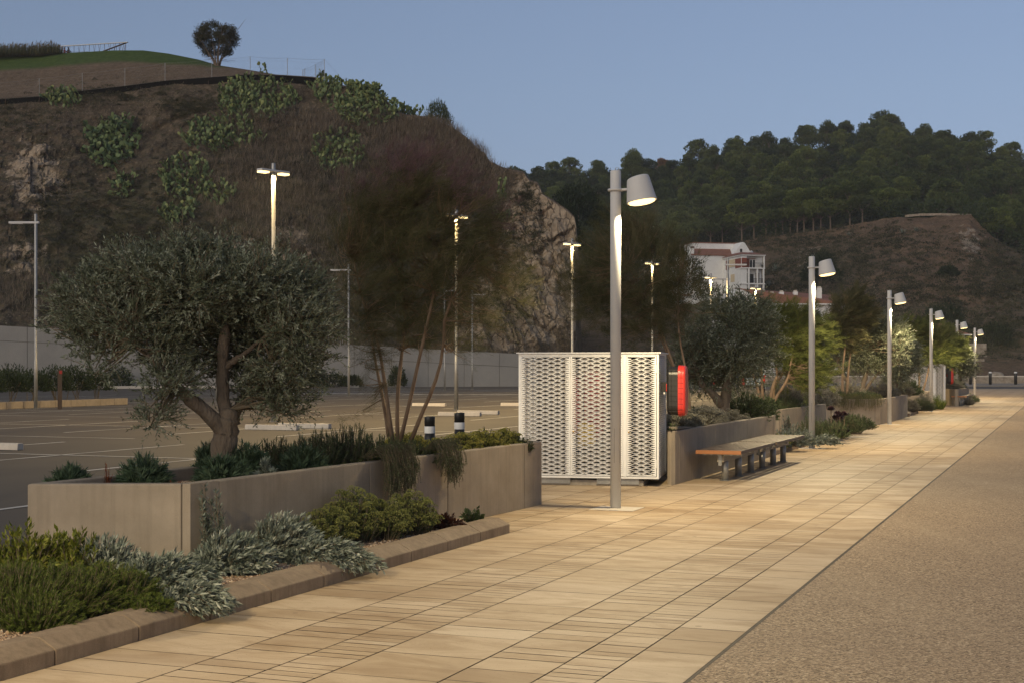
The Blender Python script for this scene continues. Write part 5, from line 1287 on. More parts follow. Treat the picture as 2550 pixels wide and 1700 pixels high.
# ------------------------------------------------------------------ parked vehicles glimpsed through the planting
M['carblack'] = mat_noise('black_car_paint', (.012, .013, .014), (.018, .019, .02), 2, .25, spec=.6)
M['carblue'] = mat_noise('pale_blue_car_paint', (.20, .26, .32), (.24, .30, .36), 2, .3)
M['glass'] = mat_noise('tinted_glass', (.02, .025, .03), (.03, .035, .04), 2, .08)
M['tail'] = mat_noise('red_tail_light', (.5, .03, .02), (.6, .05, .03), 4, .2)
def van(px, Y, paint, rz, label):
    t = empty('parked_van', (XA(px, Y), Y, 0), rz, label, 'van', 'vans in the car park')
    prof = [(0, .35), (0, 1.0), (.12, 1.75), (.35, 1.92), (3.2, 1.92), (3.9, 1.25), (4.8, 1.05), (4.95, .5), (4.9, .35)]
    V = []
    for x, k in ((-.95, 1), (-.90, 1.0), (.90, 1.0), (.95, 1)):
        V += [(x*(1 if z < 1.1 else .90), y, z) for y, z in prof]
    n = len(prof); Fc = [(i*n+j, i*n+(j+1) % n, (i+1)*n+(j+1) % n, (i+1)*n+j) for i in range(3) for j in range(n)] + [list(range(n)), list(range(3*n, 4*n))[::-1]]
    MB().add(V, Fc).build('body', paint, t, bevel=.04)
    MB().add([(-.78, .045, 1.08), (.78, .045, 1.08), (.70, .105, 1.68), (-.70, .105, 1.68)], [(0, 1, 2, 3)]).build('rear_window', M['glass'], t).location = (0, -.06, 0)
    MB().box(-.9, .9, -.06, .0, .38, .55).build('bumper', M['black'], t, bevel=.02); MB().box(-.85, .85, -.075, -.062, .57, .60).build('trim', M['galv'], t)
    for s in (-1, 1):
        MB().box(s*.86-.07, s*.86+.07, -.02, .02, .72, 1.25).build('tail_light', M['tail'], t)
        for y in (.95, 3.95):
            w_ = MB().lathe([(.18, -.10), (.33, -.10), (.34, -.05), (.34, .05), (.33, .10), (.18, .10)], 20).build('wheel', M['black'], t, loc=(s*.85, y, .34)); w_.rotation_euler = (0, RAD(90), 0)
    for s in (-1, 1): MB().add([(s*.905, .5, 1.15), (s*.905, 3.1, 1.15), (s*.875, 2.9, 1.75), (s*.875, .6, 1.75)], [(0, 1, 2, 3)]).build('side_window', M['glass'], t).location = (s*.02, 0, 0)
van(1815, 86, M['carblack'], RAD(-6), 'black van seen from behind between the second olive trunk and thin pale stems')
van(1872, 99, M['carblue'], RAD(-6), 'pale blue van parked beyond the black van, behind the thin pale stems')
# ================================================================== trees in the planters
M['olive'] = mat_leaf('olive_leaf', [(.058, .072, .040), (.115, .135, .082), (.21, .235, .165), (.36, .385, .30)], .5, .18)
M['olivebark'] = mat_noise('olive_bark', (.10, .078, .058), (.235, .19, .145), 7, .9, 1.0, 26, stretch=(1, 1, .35), c3=(.06, .045, .034))
M['tam'] = mat_leaf('tamarisk_needles', [(.036, .042, .018), (.068, .072, .030), (.115, .108, .05), (.18, .14, .078)], .7, .3)
M['tampink'] = mat_leaf('tamarisk_flowers', [(.11, .065, .075), (.17, .10, .115), (.23, .14, .15)], .8, .35)
for _n in M['olivebark'].node_tree.nodes:
    if _n.type == 'BUMP': _n.inputs['Distance'].default_value = .035
M['tamyel'] = mat_leaf('yellow_tamarisk_needles', [(.042, .056, .017), (.088, .108, .030), (.15, .172, .044), (.22, .23, .06)], .7, .3)
M['tambark'] = mat_noise('tamarisk_bark', (.13, .085, .055), (.25, .175, .115), 14, .85, .6, 40, stretch=(1, 1, .4))
M['twig'] = mat_noise('twig_bark', (.10, .08, .055), (.17, .135, .09), 9, .9)
def smooth_path(pts, n=10):
    pts = np.asarray(pts, float); t = np.linspace(0, len(pts)-1, n); i = np.clip(t.astype(int), 0, len(pts)-2); f = (t-i)[:, None]
    m = np.gradient(pts, axis=0); a, b = pts[i], pts[i+1]; ma, mb_ = m[i], m[i+1]
    return (2*f**3-3*f**2+1)*a + (f**3-2*f**2+f)*ma + (-2*f**3+3*f**2)*b + (f**3-f**2)*mb_
def olive(px0, py0, Y, limbs, clumps, label, seed, ntw=1500, z0=.66, L=.046, W=.0125, wind=(.10, 0, 0), nl=17, scale_tw=.24):
    """limbs: lists of (px, py, dY, radius); clumps: (px, py, rx px, ry px, dY)"""
    r = np.random.default_rng(seed); base = np.array((XA(px0, Y), Y, z0-.05)); t = empty('olive_tree', tuple(base), 0, label, 'olive tree', 'olive trees in the planters')
    tr = MB(); joints = []
    for lb in limbs:
        pts = np.array([np.array(P(a, b, Y+d)) - base for a, b, d, _ in lb]); rad = [q[3] for q in lb]
        k = 16; sp = smooth_path(pts, k); rr = np.interp(np.linspace(0, len(lb)-1, k), range(len(lb)), rad)*(1+.10*r.normal(size=k))
        sp = sp + r.normal(0, .004, (k, 3)); tr.tube(sp, rr, 12); joints.append(sp[k//2:])
    J = np.concatenate(joints)
    C = np.array([np.array(P(a, b, Y+d)) - base for a, b, _, _, d in clumps]); Rr = np.array([(a/F*Y, a/F*Y*.8, b/F*Y) for _, _, a, b, _ in clumps])
    vol = Rr.prod(1)**.7; idx = r.choice(len(C), ntw, p=vol/vol.sum())
    tw = MB(); lf = MB()
    d0 = runit(r, ntw); q = r.random((ntw, 1))**.42; p = C[idx] + d0*q*Rr[idx]
    D = unit(d0*(1, 1, .7)*.8 + UPV*.55 + runit(r, ntw)*.55 + np.array(wind)); ln = scale_tw*r.uniform(.6, 1.35, (ntw, 1))
    tt = (np.linspace(.05, 1, nl)[None, :, None] + r.uniform(-.03, .03, (ntw, nl, 1)))
    bend = np.array((0, 0, -1.0))*r.uniform(0, .35, (ntw, 1))
    pp = p[:, None] + D[:, None]*ln[:, None]*tt + bend[:, None]*ln[:, None]*tt**2
    dd = unit(D[:, None] + 2*bend[:, None]*tt).reshape(-1, 3); pp = pp.reshape(-1, 3)
    pr = perp(dd, r); ang = r.uniform(.45, 1.0, (len(dd), 1)); ld = unit(dd*np.cos(ang) + pr*np.sin(ang) + UPV*.12); S = unit(np.cross(ld, dd + .35*runit(r, len(dd))))
    rn = np.repeat(r.uniform(.15, .7, ntw) , nl) + r.normal(0, .14, ntw*nl) + .22*np.repeat(r.random(ntw) < .2, nl)
    leaves(lf, pp, ld, S, L*r.uniform(.6, 1.25, len(dd)), W*r.uniform(.8, 1.25, len(dd)), rn, .25)
    for i in range(0, ntw, 2):
        a = p[i]; tw.tube([a, a + D[i]*ln[i]*.5 + bend[i]*ln[i]*.25, a + D[i]*ln[i] + bend[i]*ln[i]], [.0035, .003, .0015], 3, cap=False)
    for i in range(len(C)):                        # small branches from the limbs out to each clump
        j = J[np.argmin(((J-C[i])**2).sum(1))]
        for _ in range(6):
            e = C[i] + runit(r, 1)[0]*Rr[i]*.6; m_ = (j+e)/2 + r.normal(0, .05, 3) + (0, 0, .03); tw.tube(smooth_path([j, m_, e], 6), np.linspace(.013, .004, 6)*(Y/12.8)**.5, 5, cap=False)
    tr.build('trunk', M['olivebark'], t, True); tw.build('twigs', M['twig'], t); lf.build('crown', M['olive'], t); return t
olive(556, 1150, 12.7,
      [[(548, 1200, 0, .125), (552, 1140, 0, .105), (562, 1085, .0, .102), (568, 1045, 0, .105), (572, 1020, 0, .08)],
       [(560, 1075, -.02, .085), (535, 1045, -.05, .075), (490, 1005, -.12, .062), (440, 965, -.2, .05), (385, 900, -.3, .038), (330, 850, -.35, .02)],
       [(572, 1050, .03, .085), (556, 990, .05, .062), (556, 930, .05, .054), (556, 870, .0, .050), (562, 815, 0, .042), (540, 730, .05, .02)],
       [(560, 915, .04, .035), (585, 895, .0, .03), (612, 878, -.05, .022), (680, 820, -.1, .012)],
       [(578, 1045, .1, .06), (600, 1000, .25, .05), (650, 930, .4, .035), (720, 850, .5, .015)]],
      [(250, 745, 95, 62, -.1), (185, 770, 50, 70, .0), (300, 690, 80, 50, .2), (370, 690, 95, 55, -.25), (450, 660, 90, 45, .1), (480, 720, 120, 70, -.3), (560, 690, 100, 55, .25), (620, 720, 110, 70, -.2), (690, 700, 85, 55, .1),
       (745, 745, 62, 60, .0), (785, 800, 35, 45, .1), (740, 820, 85, 75, -.2), (660, 820, 110, 80, .3), (560, 790, 110, 70, .3), (430, 810, 120, 75, .1), (330, 800, 100, 60, -.3), (240, 830, 70, 40, -.1), (215, 860, 35, 40, 0), (470, 890, 100, 60, .35),
       (400, 860, 70, 50, -.3), (620, 900, 80, 60, .35), (700, 920, 80, 65, .0), (770, 900, 45, 50, .15), (650, 985, 65, 50, .2), (735, 985, 40, 35, .1), (700, 1020, 40, 25, 0), (430, 950, 55, 45, -.35), (395, 1010, 32, 45, -.4), (375, 1055, 22, 26, -.42), (280, 890, 32, 35, -.3), (240, 920, 18, 38, -.3), (470, 620, 50, 25, .0), (540, 645, 60, 25, .1), (300, 660, 30, 30, -.1), (790, 730, 22, 40, .2), (150, 820, 25, 25, 0), (815, 810, 18, 36, .1)],
      'big bushy grey green olive tree with a forked trunk in the nearest planter', 101, 6200, L=.041, W=.0135, nl=15, scale_tw=.20)
olive(1798, 985, 25.4,
      [[(1800, 1050, 0, .12), (1805, 1000, 0, .10), (1812, 950, 0, .075), (1830, 900, 0, .05), (1850, 850, 0, .03)], [(1800, 1010, 0, .085), (1775, 980, -.1, .07), (1745, 950, -.2, .05), (1730, 900, -.2, .03)]],
      [(1740, 860, 50, 45, -.2), (1790, 820, 70, 50, .2), (1850, 810, 70, 45, -.1), (1900, 830, 40, 45, .2), (1760, 900, 60, 45, .2), (1830, 880, 80, 50, -.3), (1890, 880, 45, 45, 0), (1720, 930, 40, 40, -.2), (1780, 940, 60, 35, .2), (1840, 930, 60, 40, .2), (1800, 770, 55, 30, 0), (1730, 960, 30, 25, 0), (1710, 880, 30, 40, 0), (1860, 770, 45, 25, .1), (1690, 940, 20, 30, 0)],
      'dark olive tree right of the red lifebuoy case', 102, 2700, L=.06, W=.018, scale_tw=.28, nl=14)
olive(2142, 975, 45.6,
      [[(2135, 990, 0, .11), (2120, 965, 0, .08), (2100, 935, -.2, .05), (2085, 900, -.2, .03)], [(2140, 990, 0, .11), (2150, 955, 0, .08), (2158, 920, 0, .06), (2160, 870, 0, .03)], [(2140, 985, 0, .07), (2165, 955, .1, .05), (2185, 930, .1, .03)]],
      [(2105, 860, 40, 35, 0), (2150, 830, 45, 35, 0), (2190, 820, 32, 30, 0), (2215, 850, 28, 40, -.2), (2170, 870, 50, 40, .3), (2120, 900, 40, 30, .2), (2090, 890, 25, 30, 0), (2200, 890, 32, 30, .2), (2232, 885, 14, 20, -.2), (2130, 820, 22, 22, 0), (2205, 810, 16, 22, -.1), (2165, 910, 40, 22, 0), (2232, 840, 24, 30, -.8), (2245, 868, 16, 26, -1.0), (2215, 815, 22, 24, -.7), (2075, 870, 22, 30, 0), (2060, 890, 14, 22, 0), (2240, 900, 14, 18, -.8)],
      'olive tree glowing yellow in the lamp light behind the third street lamp', 103, 3400, L=.075, W=.024, scale_tw=.34, nl=12)
olive(2225, 985, 50.5,
      [[(2222, 1000, 0, .10), (2230, 960, 0, .07), (2250, 920, 0, .04)]],
      [(2258, 895, 26, 34, 0), (2240, 920, 28, 28, 0), (2278, 915, 14, 22, 0), (2222, 945, 22, 22, .2), (2262, 868, 18, 16, 0)],
      'dark olive tree right of the third street lamp, left of the far cabinet', 104, 1400, L=.075, W=.024, scale_tw=.36, nl=11)
olive(2395, 975, 68.5,
      [[(2395, 985, 0, .10), (2392, 955, 0, .07), (2395, 920, 0, .04)]],
      [(2385, 890, 20, 22, 0), (2405, 900, 18, 24, 0), (2395, 925, 24, 18, 0), (2375, 915, 14, 18, 0), (2415, 925, 9, 12, 0)],
      'small olive tree lit yellow between the last two street lamps', 105, 1100, L=.09, W=.03, scale_tw=.4, nl=10)
def feathery(px0, Y, stems, clumps, label, seed, nneed, mat, tipmat=None, z0=.66, nl=.075, nw=.0016, drift=(.45, 0, .1), stemr=.024, pinks=(), gaps=()):
    """multi-stemmed tamarisk: fine needles in drifting plumes"""
    r = np.random.default_rng(seed); base = np.array((XA(px0, Y), Y, z0-.05)); t = empty('feathery_tree', tuple(base), 0, label, 'tamarisk', 'feathery tamarisk trees in the planters')
    tr = MB(); ends = []
    for s in stems:
        pts = np.array([np.array(P(a, b, Y+d)) - base for a, b, d in s]); k = 12; sp = smooth_path(pts, k)
        tr.tube(sp, np.linspace(stemr, stemr*.35, k)*(1+.05*r.normal(size=k)), 8); ends.append(sp[k//3:])
    J = np.concatenate(ends)
    def plumes(cl, m, n):
        C = np.array([np.array(P(a, b, Y+d)) - base for a, b, _, _, d in cl]); Rr = np.array([(a/F*Y, a/F*Y*.75, b/F*Y) for _, _, a, b, _ in cl])
        w_ = (Rr[:, 0]*Rr[:, 2]); w_ = w_/w_.sum(); npl = max(20, n//110); idx = r.choice(len(C), npl, p=w_)
        d0 = runit(r, npl); p = C[idx] + d0*r.random((npl, 1))**.5*Rr[idx]
        ax = unit(d0*.55 + np.array(drift)*r.uniform(.5, 1.4, (npl, 1)) + UPV*.35 + runit(r, npl)*.4); ln = r.uniform(.16, .40, npl)*(Y/15)**.35
        per = n//npl; tt = r.random((npl, per))
        for gx, gy, gr in gaps:
            pp_ = p + base; ax_ = pp_ + ax*(ln*.5)[:, None]; sx = 1275+ax_[:, 0]/ax_[:, 1]*F; sy = HY-(ax_[:, 2]-EYE)/ax_[:, 1]*F
            ln = np.where((np.abs(sx-gx) < gr) & (np.abs(sy-gy) < gr*.8), 0, ln)
        kp = ln > 0; p, ax, ln, tt = p[kp], ax[kp], ln[kp], tt[kp]; npl = len(p)
        rad = r.normal(0, .030, (npl, per, 3))*(1-.5*tt[:, :, None])*(Y/15)**.3
        q = p[:, None] + ax[:, None]*(ln[:, None]*tt)[:, :, None] + rad - np.array((0, 0, .10))*(tt**2*ln[:, None])[:, :, None]
        D = unit(ax[:, None] + r.normal(0, .42, (npl, per, 3)) + np.array((.25, 0, -.05))); q = q.reshape(-1, 3); D = D.reshape(-1, 3); S = perp(D, r)
        rn = np.repeat(r.uniform(.1, .8, npl), per) + r.normal(0, .12, len(q))
        mb = MB(); leaves(mb, q, D, S, nl*r.uniform(.5, 1.4, len(q)), nw*r.uniform(.7, 1.4, len(q)), rn, 0)
        for i in range(0, npl, 2):
            j = J[np.argmin(((J-p[i])**2).sum(1))]
            tr.tube(smooth_path([j, (j+p[i])/2 + r.normal(0, .05, 3), p[i] + ax[i]*ln[i]*.6], 5), np.linspace(.006, .0015, 5)*(Y/15)**.5, 4, cap=False)
        return mb
    plumes(clumps, mat, nneed).build('crown', mat, t)
    if pinks: plumes(pinks, M['tampink'], nneed//9).build('flower_plumes', M['tampink'], t)
    tr.build('stems', M['tambark'], t, True); return t
feathery(985, 15.0,
         [[(978, 1100, 0), (966, 1010, 0), (956, 940, .05), (940, 850, .15), (900, 740, .2), (880, 640, .2)], [(990, 1100, 0), (990, 990, .05), (998, 900, .1), (1010, 780, .15), (1000, 640, .2), (1020, 520, .2)], [(996, 1100, -.02), (1020, 1000, -.05), (1040, 910, -.1), (1065, 800, -.1), (1090, 680, 0), (1110, 560, .1)],
          [(1022, 1100, .03), (1050, 1030, 0), (1080, 960, -.05), (1102, 880, -.1), (1110, 780, -.1), (1160, 690, -.1), (1230, 620, 0)], [(968, 1085, .1), (955, 1000, .2), (935, 900, .3), (920, 800, .3)]],
         [(960, 560, 110, 80, 0), (900, 640, 85, 100, .2), (1010, 640, 110, 100, -.2), (1090, 600, 90, 90, .1), (1150, 560, 70, 80, -.1), (930, 740, 80, 80, 0), (1020, 750, 95, 70, .2), (1120, 700, 80, 70, -.2), (1200, 680, 75, 60, .1), (1260, 720, 55, 50, 0), (1180, 780, 60, 45, 0), (1080, 810, 70, 45, 0), (920, 830, 50, 60, .1), (900, 880, 38, 45, 0), (1060, 480, 90, 60, 0), (980, 480, 80, 50, .1), (920, 530, 80, 50, -.1), (1010, 850, 45, 40, .1), (1210, 600, 50, 50, 0), (905, 1000, 22, 35, -.1), (880, 1030, 12, 18, -.1), (1130, 860, 50, 35, 0), (850, 600, 45, 60, 0)],
         'large dark feathery tree with pinkish plumes and four thin stems in the nearest planter', 201, 190000, M['tam'], gaps=((1122, 535, 22), (1156, 545, 22), (1139, 590, 12), (1139, 640, 10), (1139, 690, 10), (1139, 740, 9)),
         pinks=[(990, 430, 70, 45, 0), (900, 500, 60, 40, 0), (1060, 430, 60, 40, .1), (1130, 480, 55, 45, 0), (1200, 540, 45, 40, 0), (1000, 560, 60, 60, .2)])
feathery(1700, 22.9,
         [[(1718, 1080, 0), (1700, 980, 0), (1660, 860, 0), (1620, 760, .1), (1560, 660, 0)], [(1712, 1080, .1), (1690, 950, .2), (1640, 820, .3), (1640, 700, .3), (1600, 580, .2)], [(1722, 1080, 0), (1712, 950, -.1), (1690, 820, -.1), (1690, 700, 0)]],
         [(1480, 700, 60, 60, 0), (1540, 620, 75, 65, .2), (1600, 680, 80, 80, -.2), (1570, 760, 85, 60, .2), (1490, 780, 50, 45, 0), (1650, 760, 60, 60, 0), (1640, 640, 55, 65, .1), (1700, 700, 45, 70, 0), (1720, 640, 30, 40, 0), (1630, 830, 60, 40, .1), (1560, 830, 50, 30, .2), (1690, 800, 40, 50, 0), (1560, 560, 50, 40, 0), (1440, 720, 35, 30, 0), (1610, 570, 40, 35, 0), (1730, 760, 22, 40, 0)],
         'dark feathery tree behind the perforated cabinet and the nearest street lamp', 202, 115000, M['tam'], gaps=((1612, 660, 22), (1640, 664, 22), (1626, 700, 12), (1626, 750, 10)), nl=.10, nw=.0028, drift=(-.35, 0, .1))
feathery(1905, 32.8,
         [[(1900, 1020, 0), (1898, 970, 0), (1896, 920, 0), (1890, 860, .1)], [(1912, 1020, 0), (1925, 960, 0), (1935, 930, .1), (1925, 880, .1)], [(1920, 1015, 0), (1935, 985, 0), (1960, 945, -.1), (1970, 900, -.1), (1985, 850, 0)], [(1925, 1015, .1), (1928, 965, .2), (1950, 925, .2), (1955, 880, .2)], [(1896, 1015, -.1), (1885, 960, -.2), (1872, 925, -.2)]],
         [(1900, 820, 45, 45, 0), (1950, 820, 50, 40, .2), (2000, 825, 45, 42, -.2), (1940, 860, 55, 40, 0), (1990, 870, 50, 45, .2), (1900, 880, 40, 35, .2), (2030, 850, 30, 40, 0), (2020, 920, 40, 30, 0), (1975, 930, 45, 35, .2), (1915, 800, 40, 25, 0), (1985, 805, 40, 25, 0), (2005, 960, 40, 22, .1)],
         'yellow green feathery tree with pale bare stems left of the second street lamp', 203, 120000, M['tamyel'], nl=.12, nw=.006, stemr=.045)
feathery(2095, 43.9, [[(2100, 1000, 0), (2098, 930, 0), (2105, 860, 0), (2115, 800, 0)], [(2108, 1000, .1), (2115, 900, .2), (2130, 820, .2)]],
         [(2110, 780, 35, 35, 0), (2080, 810, 28, 30, 0), (2140, 790, 25, 28, 0), (2100, 840, 32, 25, .1), (2125, 750, 18, 18, 0)],
         'small brownish feathery tree behind the bright olive tree', 204, 42000, M['tam'], nl=.14, nw=.009, stemr=.04)
feathery(2290, 59.0, [[(2285, 985, 0), (2290, 940, 0), (2285, 880, 0)], [(2295, 985, 0), (2310, 930, .1), (2320, 870, .1)]],
         [(2260, 830, 32, 28, 0), (2300, 840, 32, 35, .3), (2335, 850, 25, 30, 0), (2285, 880, 38, 25, .2), (2350, 880, 22, 25, 0), (2320, 890, 30, 20, 0)],
         'green feathery tree above the far perforated cabinet, left of the fourth lamp', 205, 60000, M['tamyel'], nl=.16, nw=.012, stemr=.05)
feathery(2352, 66.5, [[(2352, 980, 0), (2350, 930, 0), (2360, 880, 0)]],
         [(2355, 850, 24, 26, 0), (2375, 870, 20, 22, 0), (2345, 885, 20, 20, 0)], 'olive brown feathery tree behind the far red case', 206, 30000, M['tamyel'], nl=.17, nw=.009, stemr=.05)
# ================================================================== shrubs and flowers in the planters and beds
M['euph'] = mat_leaf('euphorbia_leaf', [(.026, .052, .030), (.048, .084, .048), (.08, .122, .072), (.125, .165, .10)], .55, .12)
M['rosem'] = mat_leaf('rosemary_needles', [(.034, .052, .021), (.062, .092, .036), (.10, .138, .058), (.165, .20, .11)], .6, .15)
M['silver'] = mat_leaf('silver_leaf', [(.075, .098, .078), (.155, .185, .152), (.27, .305, .255), (.44, .46, .39)], .45, .12)
M['green'] = mat_leaf('bright_feathery_leaf', [(.038, .058, .012), (.076, .108, .022), (.125, .165, .034), (.19, .22, .055)], .6, .25)
M['yelgreen'] = mat_leaf('yellow_green_leaf', [(.065, .085, .014), (.13, .155, .024), (.20, .22, .036), (.28, .28, .06)], .45, .25)
M['crith'] = mat_leaf('samphire_leaf', [(.035, .055, .022), (.060, .085, .034), (.09, .115, .05)], .5, .15)
M['umbel'] = mat_leaf('yellow_umbel', [(.15, .16, .035), (.28, .28, .06), (.42, .39, .10), (.46, .33, .13)], .8, .15)
M['umbelg'] = mat_leaf('green_umbel', [(.10, .12, .03), (.17, .19, .055), (.26, .27, .09), (.28, .21, .10)], .8, .15)
M['santo'] = mat_leaf('pale_grey_foliage', [(.13, .13, .095), (.22, .215, .165), (.33, .31, .25), (.45, .43, .36)], .7, .2)
M['redleaf'] = mat_leaf('dark_red_leaf', [(.03, .012, .010), (.06, .022, .015), (.10, .038, .022)], .5, .1)
M['drystem'] = mat_leaf('dry_red_stems', [(.10, .03, .016), (.17, .055, .028), (.22, .09, .045)], .8, .1)
M['purple'] = mat_leaf('purple_rosette', [(.02, .010, .016), (.04, .018, .028), (.065, .03, .04)], .4, .05)
M['whitefl'] = mat_leaf('white_flower', [(.50, .46, .42), (.62, .58, .54), (.7, .66, .62)], .7, .2)
r5 = np.random.default_rng(77)
def plant(name, px, py, Y, label, cat, R, style, z=None, group=None):
    """base point from its place in the photo; R = (x, y, z) half sizes in metres"""
    c = np.array(P(px, py, Y)) if z is None else np.array((XA(px, Y), Y, z))
    t = empty(name, tuple(c), 0, label, cat, group); style(t, R); return t
def st_euph(t, R, n=None, mat=None, L=.075):
    mb = MB(); n = n or int(26+90*R[0]*R[2]/.04); tips = shoots(mb, r5, n, R, 34, L, .010, 1.15, .35, .35, .12, zmin=.10, rj=.2)
    mb.build('foliage', mat or M['euph'], t)
def st_rosem(t, R, n=None, mat=None, L=.026, W=.0035, nl=60, droop=0., up=.12, wind=(0, 0, 0), zmin=.15):
    mb = MB(); sm_ = MB(); n = n or int(260*R[0]*R[1]/.05)
    shoots(mb, r5, n, R, nl, L, W, .95, .12, .75, up, droop, zmin=zmin, rough=.2, wind=wind, stem=sm_, rj=.3)
    mb.build('foliage', mat or M['rosem'], t); sm_.build('stems', M['twig'], t)
def st_silver(t, R, n=None, mat=None, L=.062, W=.015, nl=22, wind=(0, 0, 0), droop=.0):
    mb = MB(); sm_ = MB(); n = n or int(330*R[0]*R[1]/.05)
    shoots(mb, r5, n, R, nl, L, W, .95, .25, .55, .14, droop, zmin=.05, rough=.26, wind=wind, stem=sm_, rj=.4)
    mb.build('foliage', mat or M['silver'], t); sm_.build('stems', M['twig'], t)
def st_feather(t, R, n=None, mat=None):
    mb = MB(); sm_ = MB(); n = n or int(420*R[0]*R[1]/.05)
    shoots(mb, r5, n, R, 95, .026, .0032, 1.1, .15, .7, .1, zmin=.1, rough=.16, stem=sm_, rj=.3); mb.build('foliage', mat or M['green'], t); sm_.build('stems', M['twig'], t)
def st_crith(t, R, n=None, um=None, ur=.030, lm=None):
    mb = MB(); sm_ = MB(); u_ = MB(); n = n or int(150*R[0]*R[1]/.05)
    tips = shoots(mb, r5, n, R, 16, .044, .009, .85, .15, .65, .06, zmin=.25, rough=.16, stem=sm_, rj=.3)
    umbels(u_, r5, tips[r5.random(len(tips)) < .85], ur*1.2, 60)
    mb.build('foliage', lm or M['crith'], t); sm_.build('stems', M['twig'], t); u_.build('flower_heads', um or M['umbelg'], t)
def st_cascade(t, R, n=120, mat=None, fall=.45):
    """trailing shoots that spill over the wall edge"""
    mb = MB(); sm_ = MB(); nl = 70
    x = r5.uniform(-1, 1, n)*R[0]; L_ = fall*r5.uniform(.4, 1.05, n)*(1-.5*(x/R[0])**2)
    tt = np.linspace(0, 1, 7)
    for i in range(n):
        side = DOWNV; back = -np.array((side[0], side[1], 0))*r5.uniform(.05, .18)
        p0 = np.array((0, 0, 0)) + np.array((ALONGV[0], ALONGV[1], 0))*x[i] + back + (0, 0, .03)
        pk = np.array((ALONGV[0], ALONGV[1], 0))*(x[i]+r5.normal(0, .03)) + np.array((side[0], side[1], 0))*r5.uniform(.0, .10) + (0, 0, r5.uniform(.05, .16))
        pe = np.array((ALONGV[0], ALONGV[1], 0))*(x[i]+r5.normal(0, .05)) + np.array((side[0], side[1], 0))*r5.uniform(.07, .17) + (0, 0, -L_[i])
        sp = smooth_path([p0, pk, pk*.45+pe*.55 + np.array((side[0], side[1], 0))*.04, pe], 12); sm_.tube(sp, .0022, 4, cap=False)
        f = r5.random(nl)*11; j = np.clip(f.astype(int), 0, 10); q = sp[j] + (sp[j+1]-sp[j])*(f-j)[:, None]; d = unit(sp[j+1]-sp[j])
        pr = perp(d, r5); D = unit(d*.65 + pr*.8); S = unit(np.cross(D, d + .2*runit(r5, nl)))
        leaves(mb, q, D, S, .026*r5.uniform(.7, 1.3, nl), .0045, r5.uniform(.1, .6) + r5.normal(0, .18, nl))
    mb.build('foliage', mat or M['rosem'], t); sm_.build('stems', M['twig'], t)
# ---- nearest planter
FRONT = {2: (2.33, 20.3, .39), 3: (5.89, 31.0, .402), 4: (11.15, 42.85, .3926), 1: (B_[0], B_[1], .4411)}
def inside_y(px, R, pl, Y):
    x0, y0, m = FRONT[pl]; k = (px-1275)/F; d = .12 + R[0]*.85
    ys = (x0 - m*y0 - d)/(k-m)
    return max(Y, ys) if k*Y > x0 + m*(Y-y0) - d else Y
eg = 'spiky euphorbias in the nearest planter'
for px, Y, R, lb in ((172, 11.55, (.17, .16, .19), 'spiky dark green euphorbia at the left corner of the nearest planter'), (358, 11.75, (.21, .20, .25), 'biggest spiky euphorbia in the middle of the planter front'),
                     (552, 12.15, (.22, .18, .22), 'spiky euphorbia right in front of the olive trunk'), (518, 12.9, (.14, .13, .30), 'spiky euphorbia behind the left of the olive trunk'), (612, 12.75, (.20, .18, .30), 'spiky euphorbia at the right foot of the olive trunk'),
                     (752, 13.1, (.22, .16, .26), 'euphorbia growing into the rosemary, right of the olive trunk')):
    plant('euphorbia', px, 0, Y, lb, 'euphorbia', R, st_euph, .655, eg)
plant('euphorbia', 664, 0, 12.6, 'small bluish euphorbia on the pebbles right of the olive trunk', 'euphorbia', (.10, .09, .17), lambda t, R: st_euph(t, R, 30, M['silver'], .05), .66, eg)
def st_dry(t, R):
    mb = MB(); shoots(mb, r5, 26, R, 14, .035, .004, .5, .2, .6, .1, zmin=.3, rough=.2); mb.build('stems', M['drystem'], t)
plant('dried_plant', 266, 0, 11.6, 'upright reddish dried stem between two euphorbias', 'dried plant', (.035, .03, .20), st_dry, .66); plant('dried_plant', 290, 0, 11.55, 'low reddish dried tuft beside the upright dried stem', 'dried plant', (.12, .08, .05), st_dry, .66)
plant('dried_plant', 440, 0, 11.62, 'low reddish dried tuft right of the biggest euphorbia', 'dried plant', (.10, .08, .06), st_dry, .66)
k_ = unit(np.array((C_[0]-B_[0], C_[1]-B_[1]))); ALONGV = k_; DOWNV = np.array((k_[1], -k_[0]))
for px, Y, R, lb in ((690, 13.5, (.28, .26, .30), 'rosemary bush right behind the olive trunk'), (790, 13.7, (.30, .26, .36), 'tall rosemary bush in the middle of the nearest planter'), (868, 14.0, (.34, .28, .40), 'largest rosemary bush, dark and upright, in the nearest planter'), (950, 14.4, (.30, .25, .30), 'rosemary bush left of the thin feathery stems'), (1020, 14.75, (.30, .22, .22), 'low rosemary around the feet of the thin stems')):
    plant('rosemary', px, 0, Y, lb, 'rosemary', R, lambda t, R: st_rosem(t, R, None, None, .03, .0042, 60), .66, 'rosemary bushes in the nearest planter')
def wall_pt(f): a = along(B_, C_, f); return (a[0], a[1], .775)
def casc(f, rx, n, fall, lb):
    t = empty('trailing_rosemary', wall_pt(f), 0, lb, 'rosemary', 'rosemary trailing over the planter wall'); st_cascade(t, (rx, 0, 0), n, None, fall)
casc(.47, .30, 190, .44, 'big rosemary clump trailing down over the planter wall'); casc(.635, .22, 110, .36, 'smaller rosemary clump trailing over the wall right of the big one')
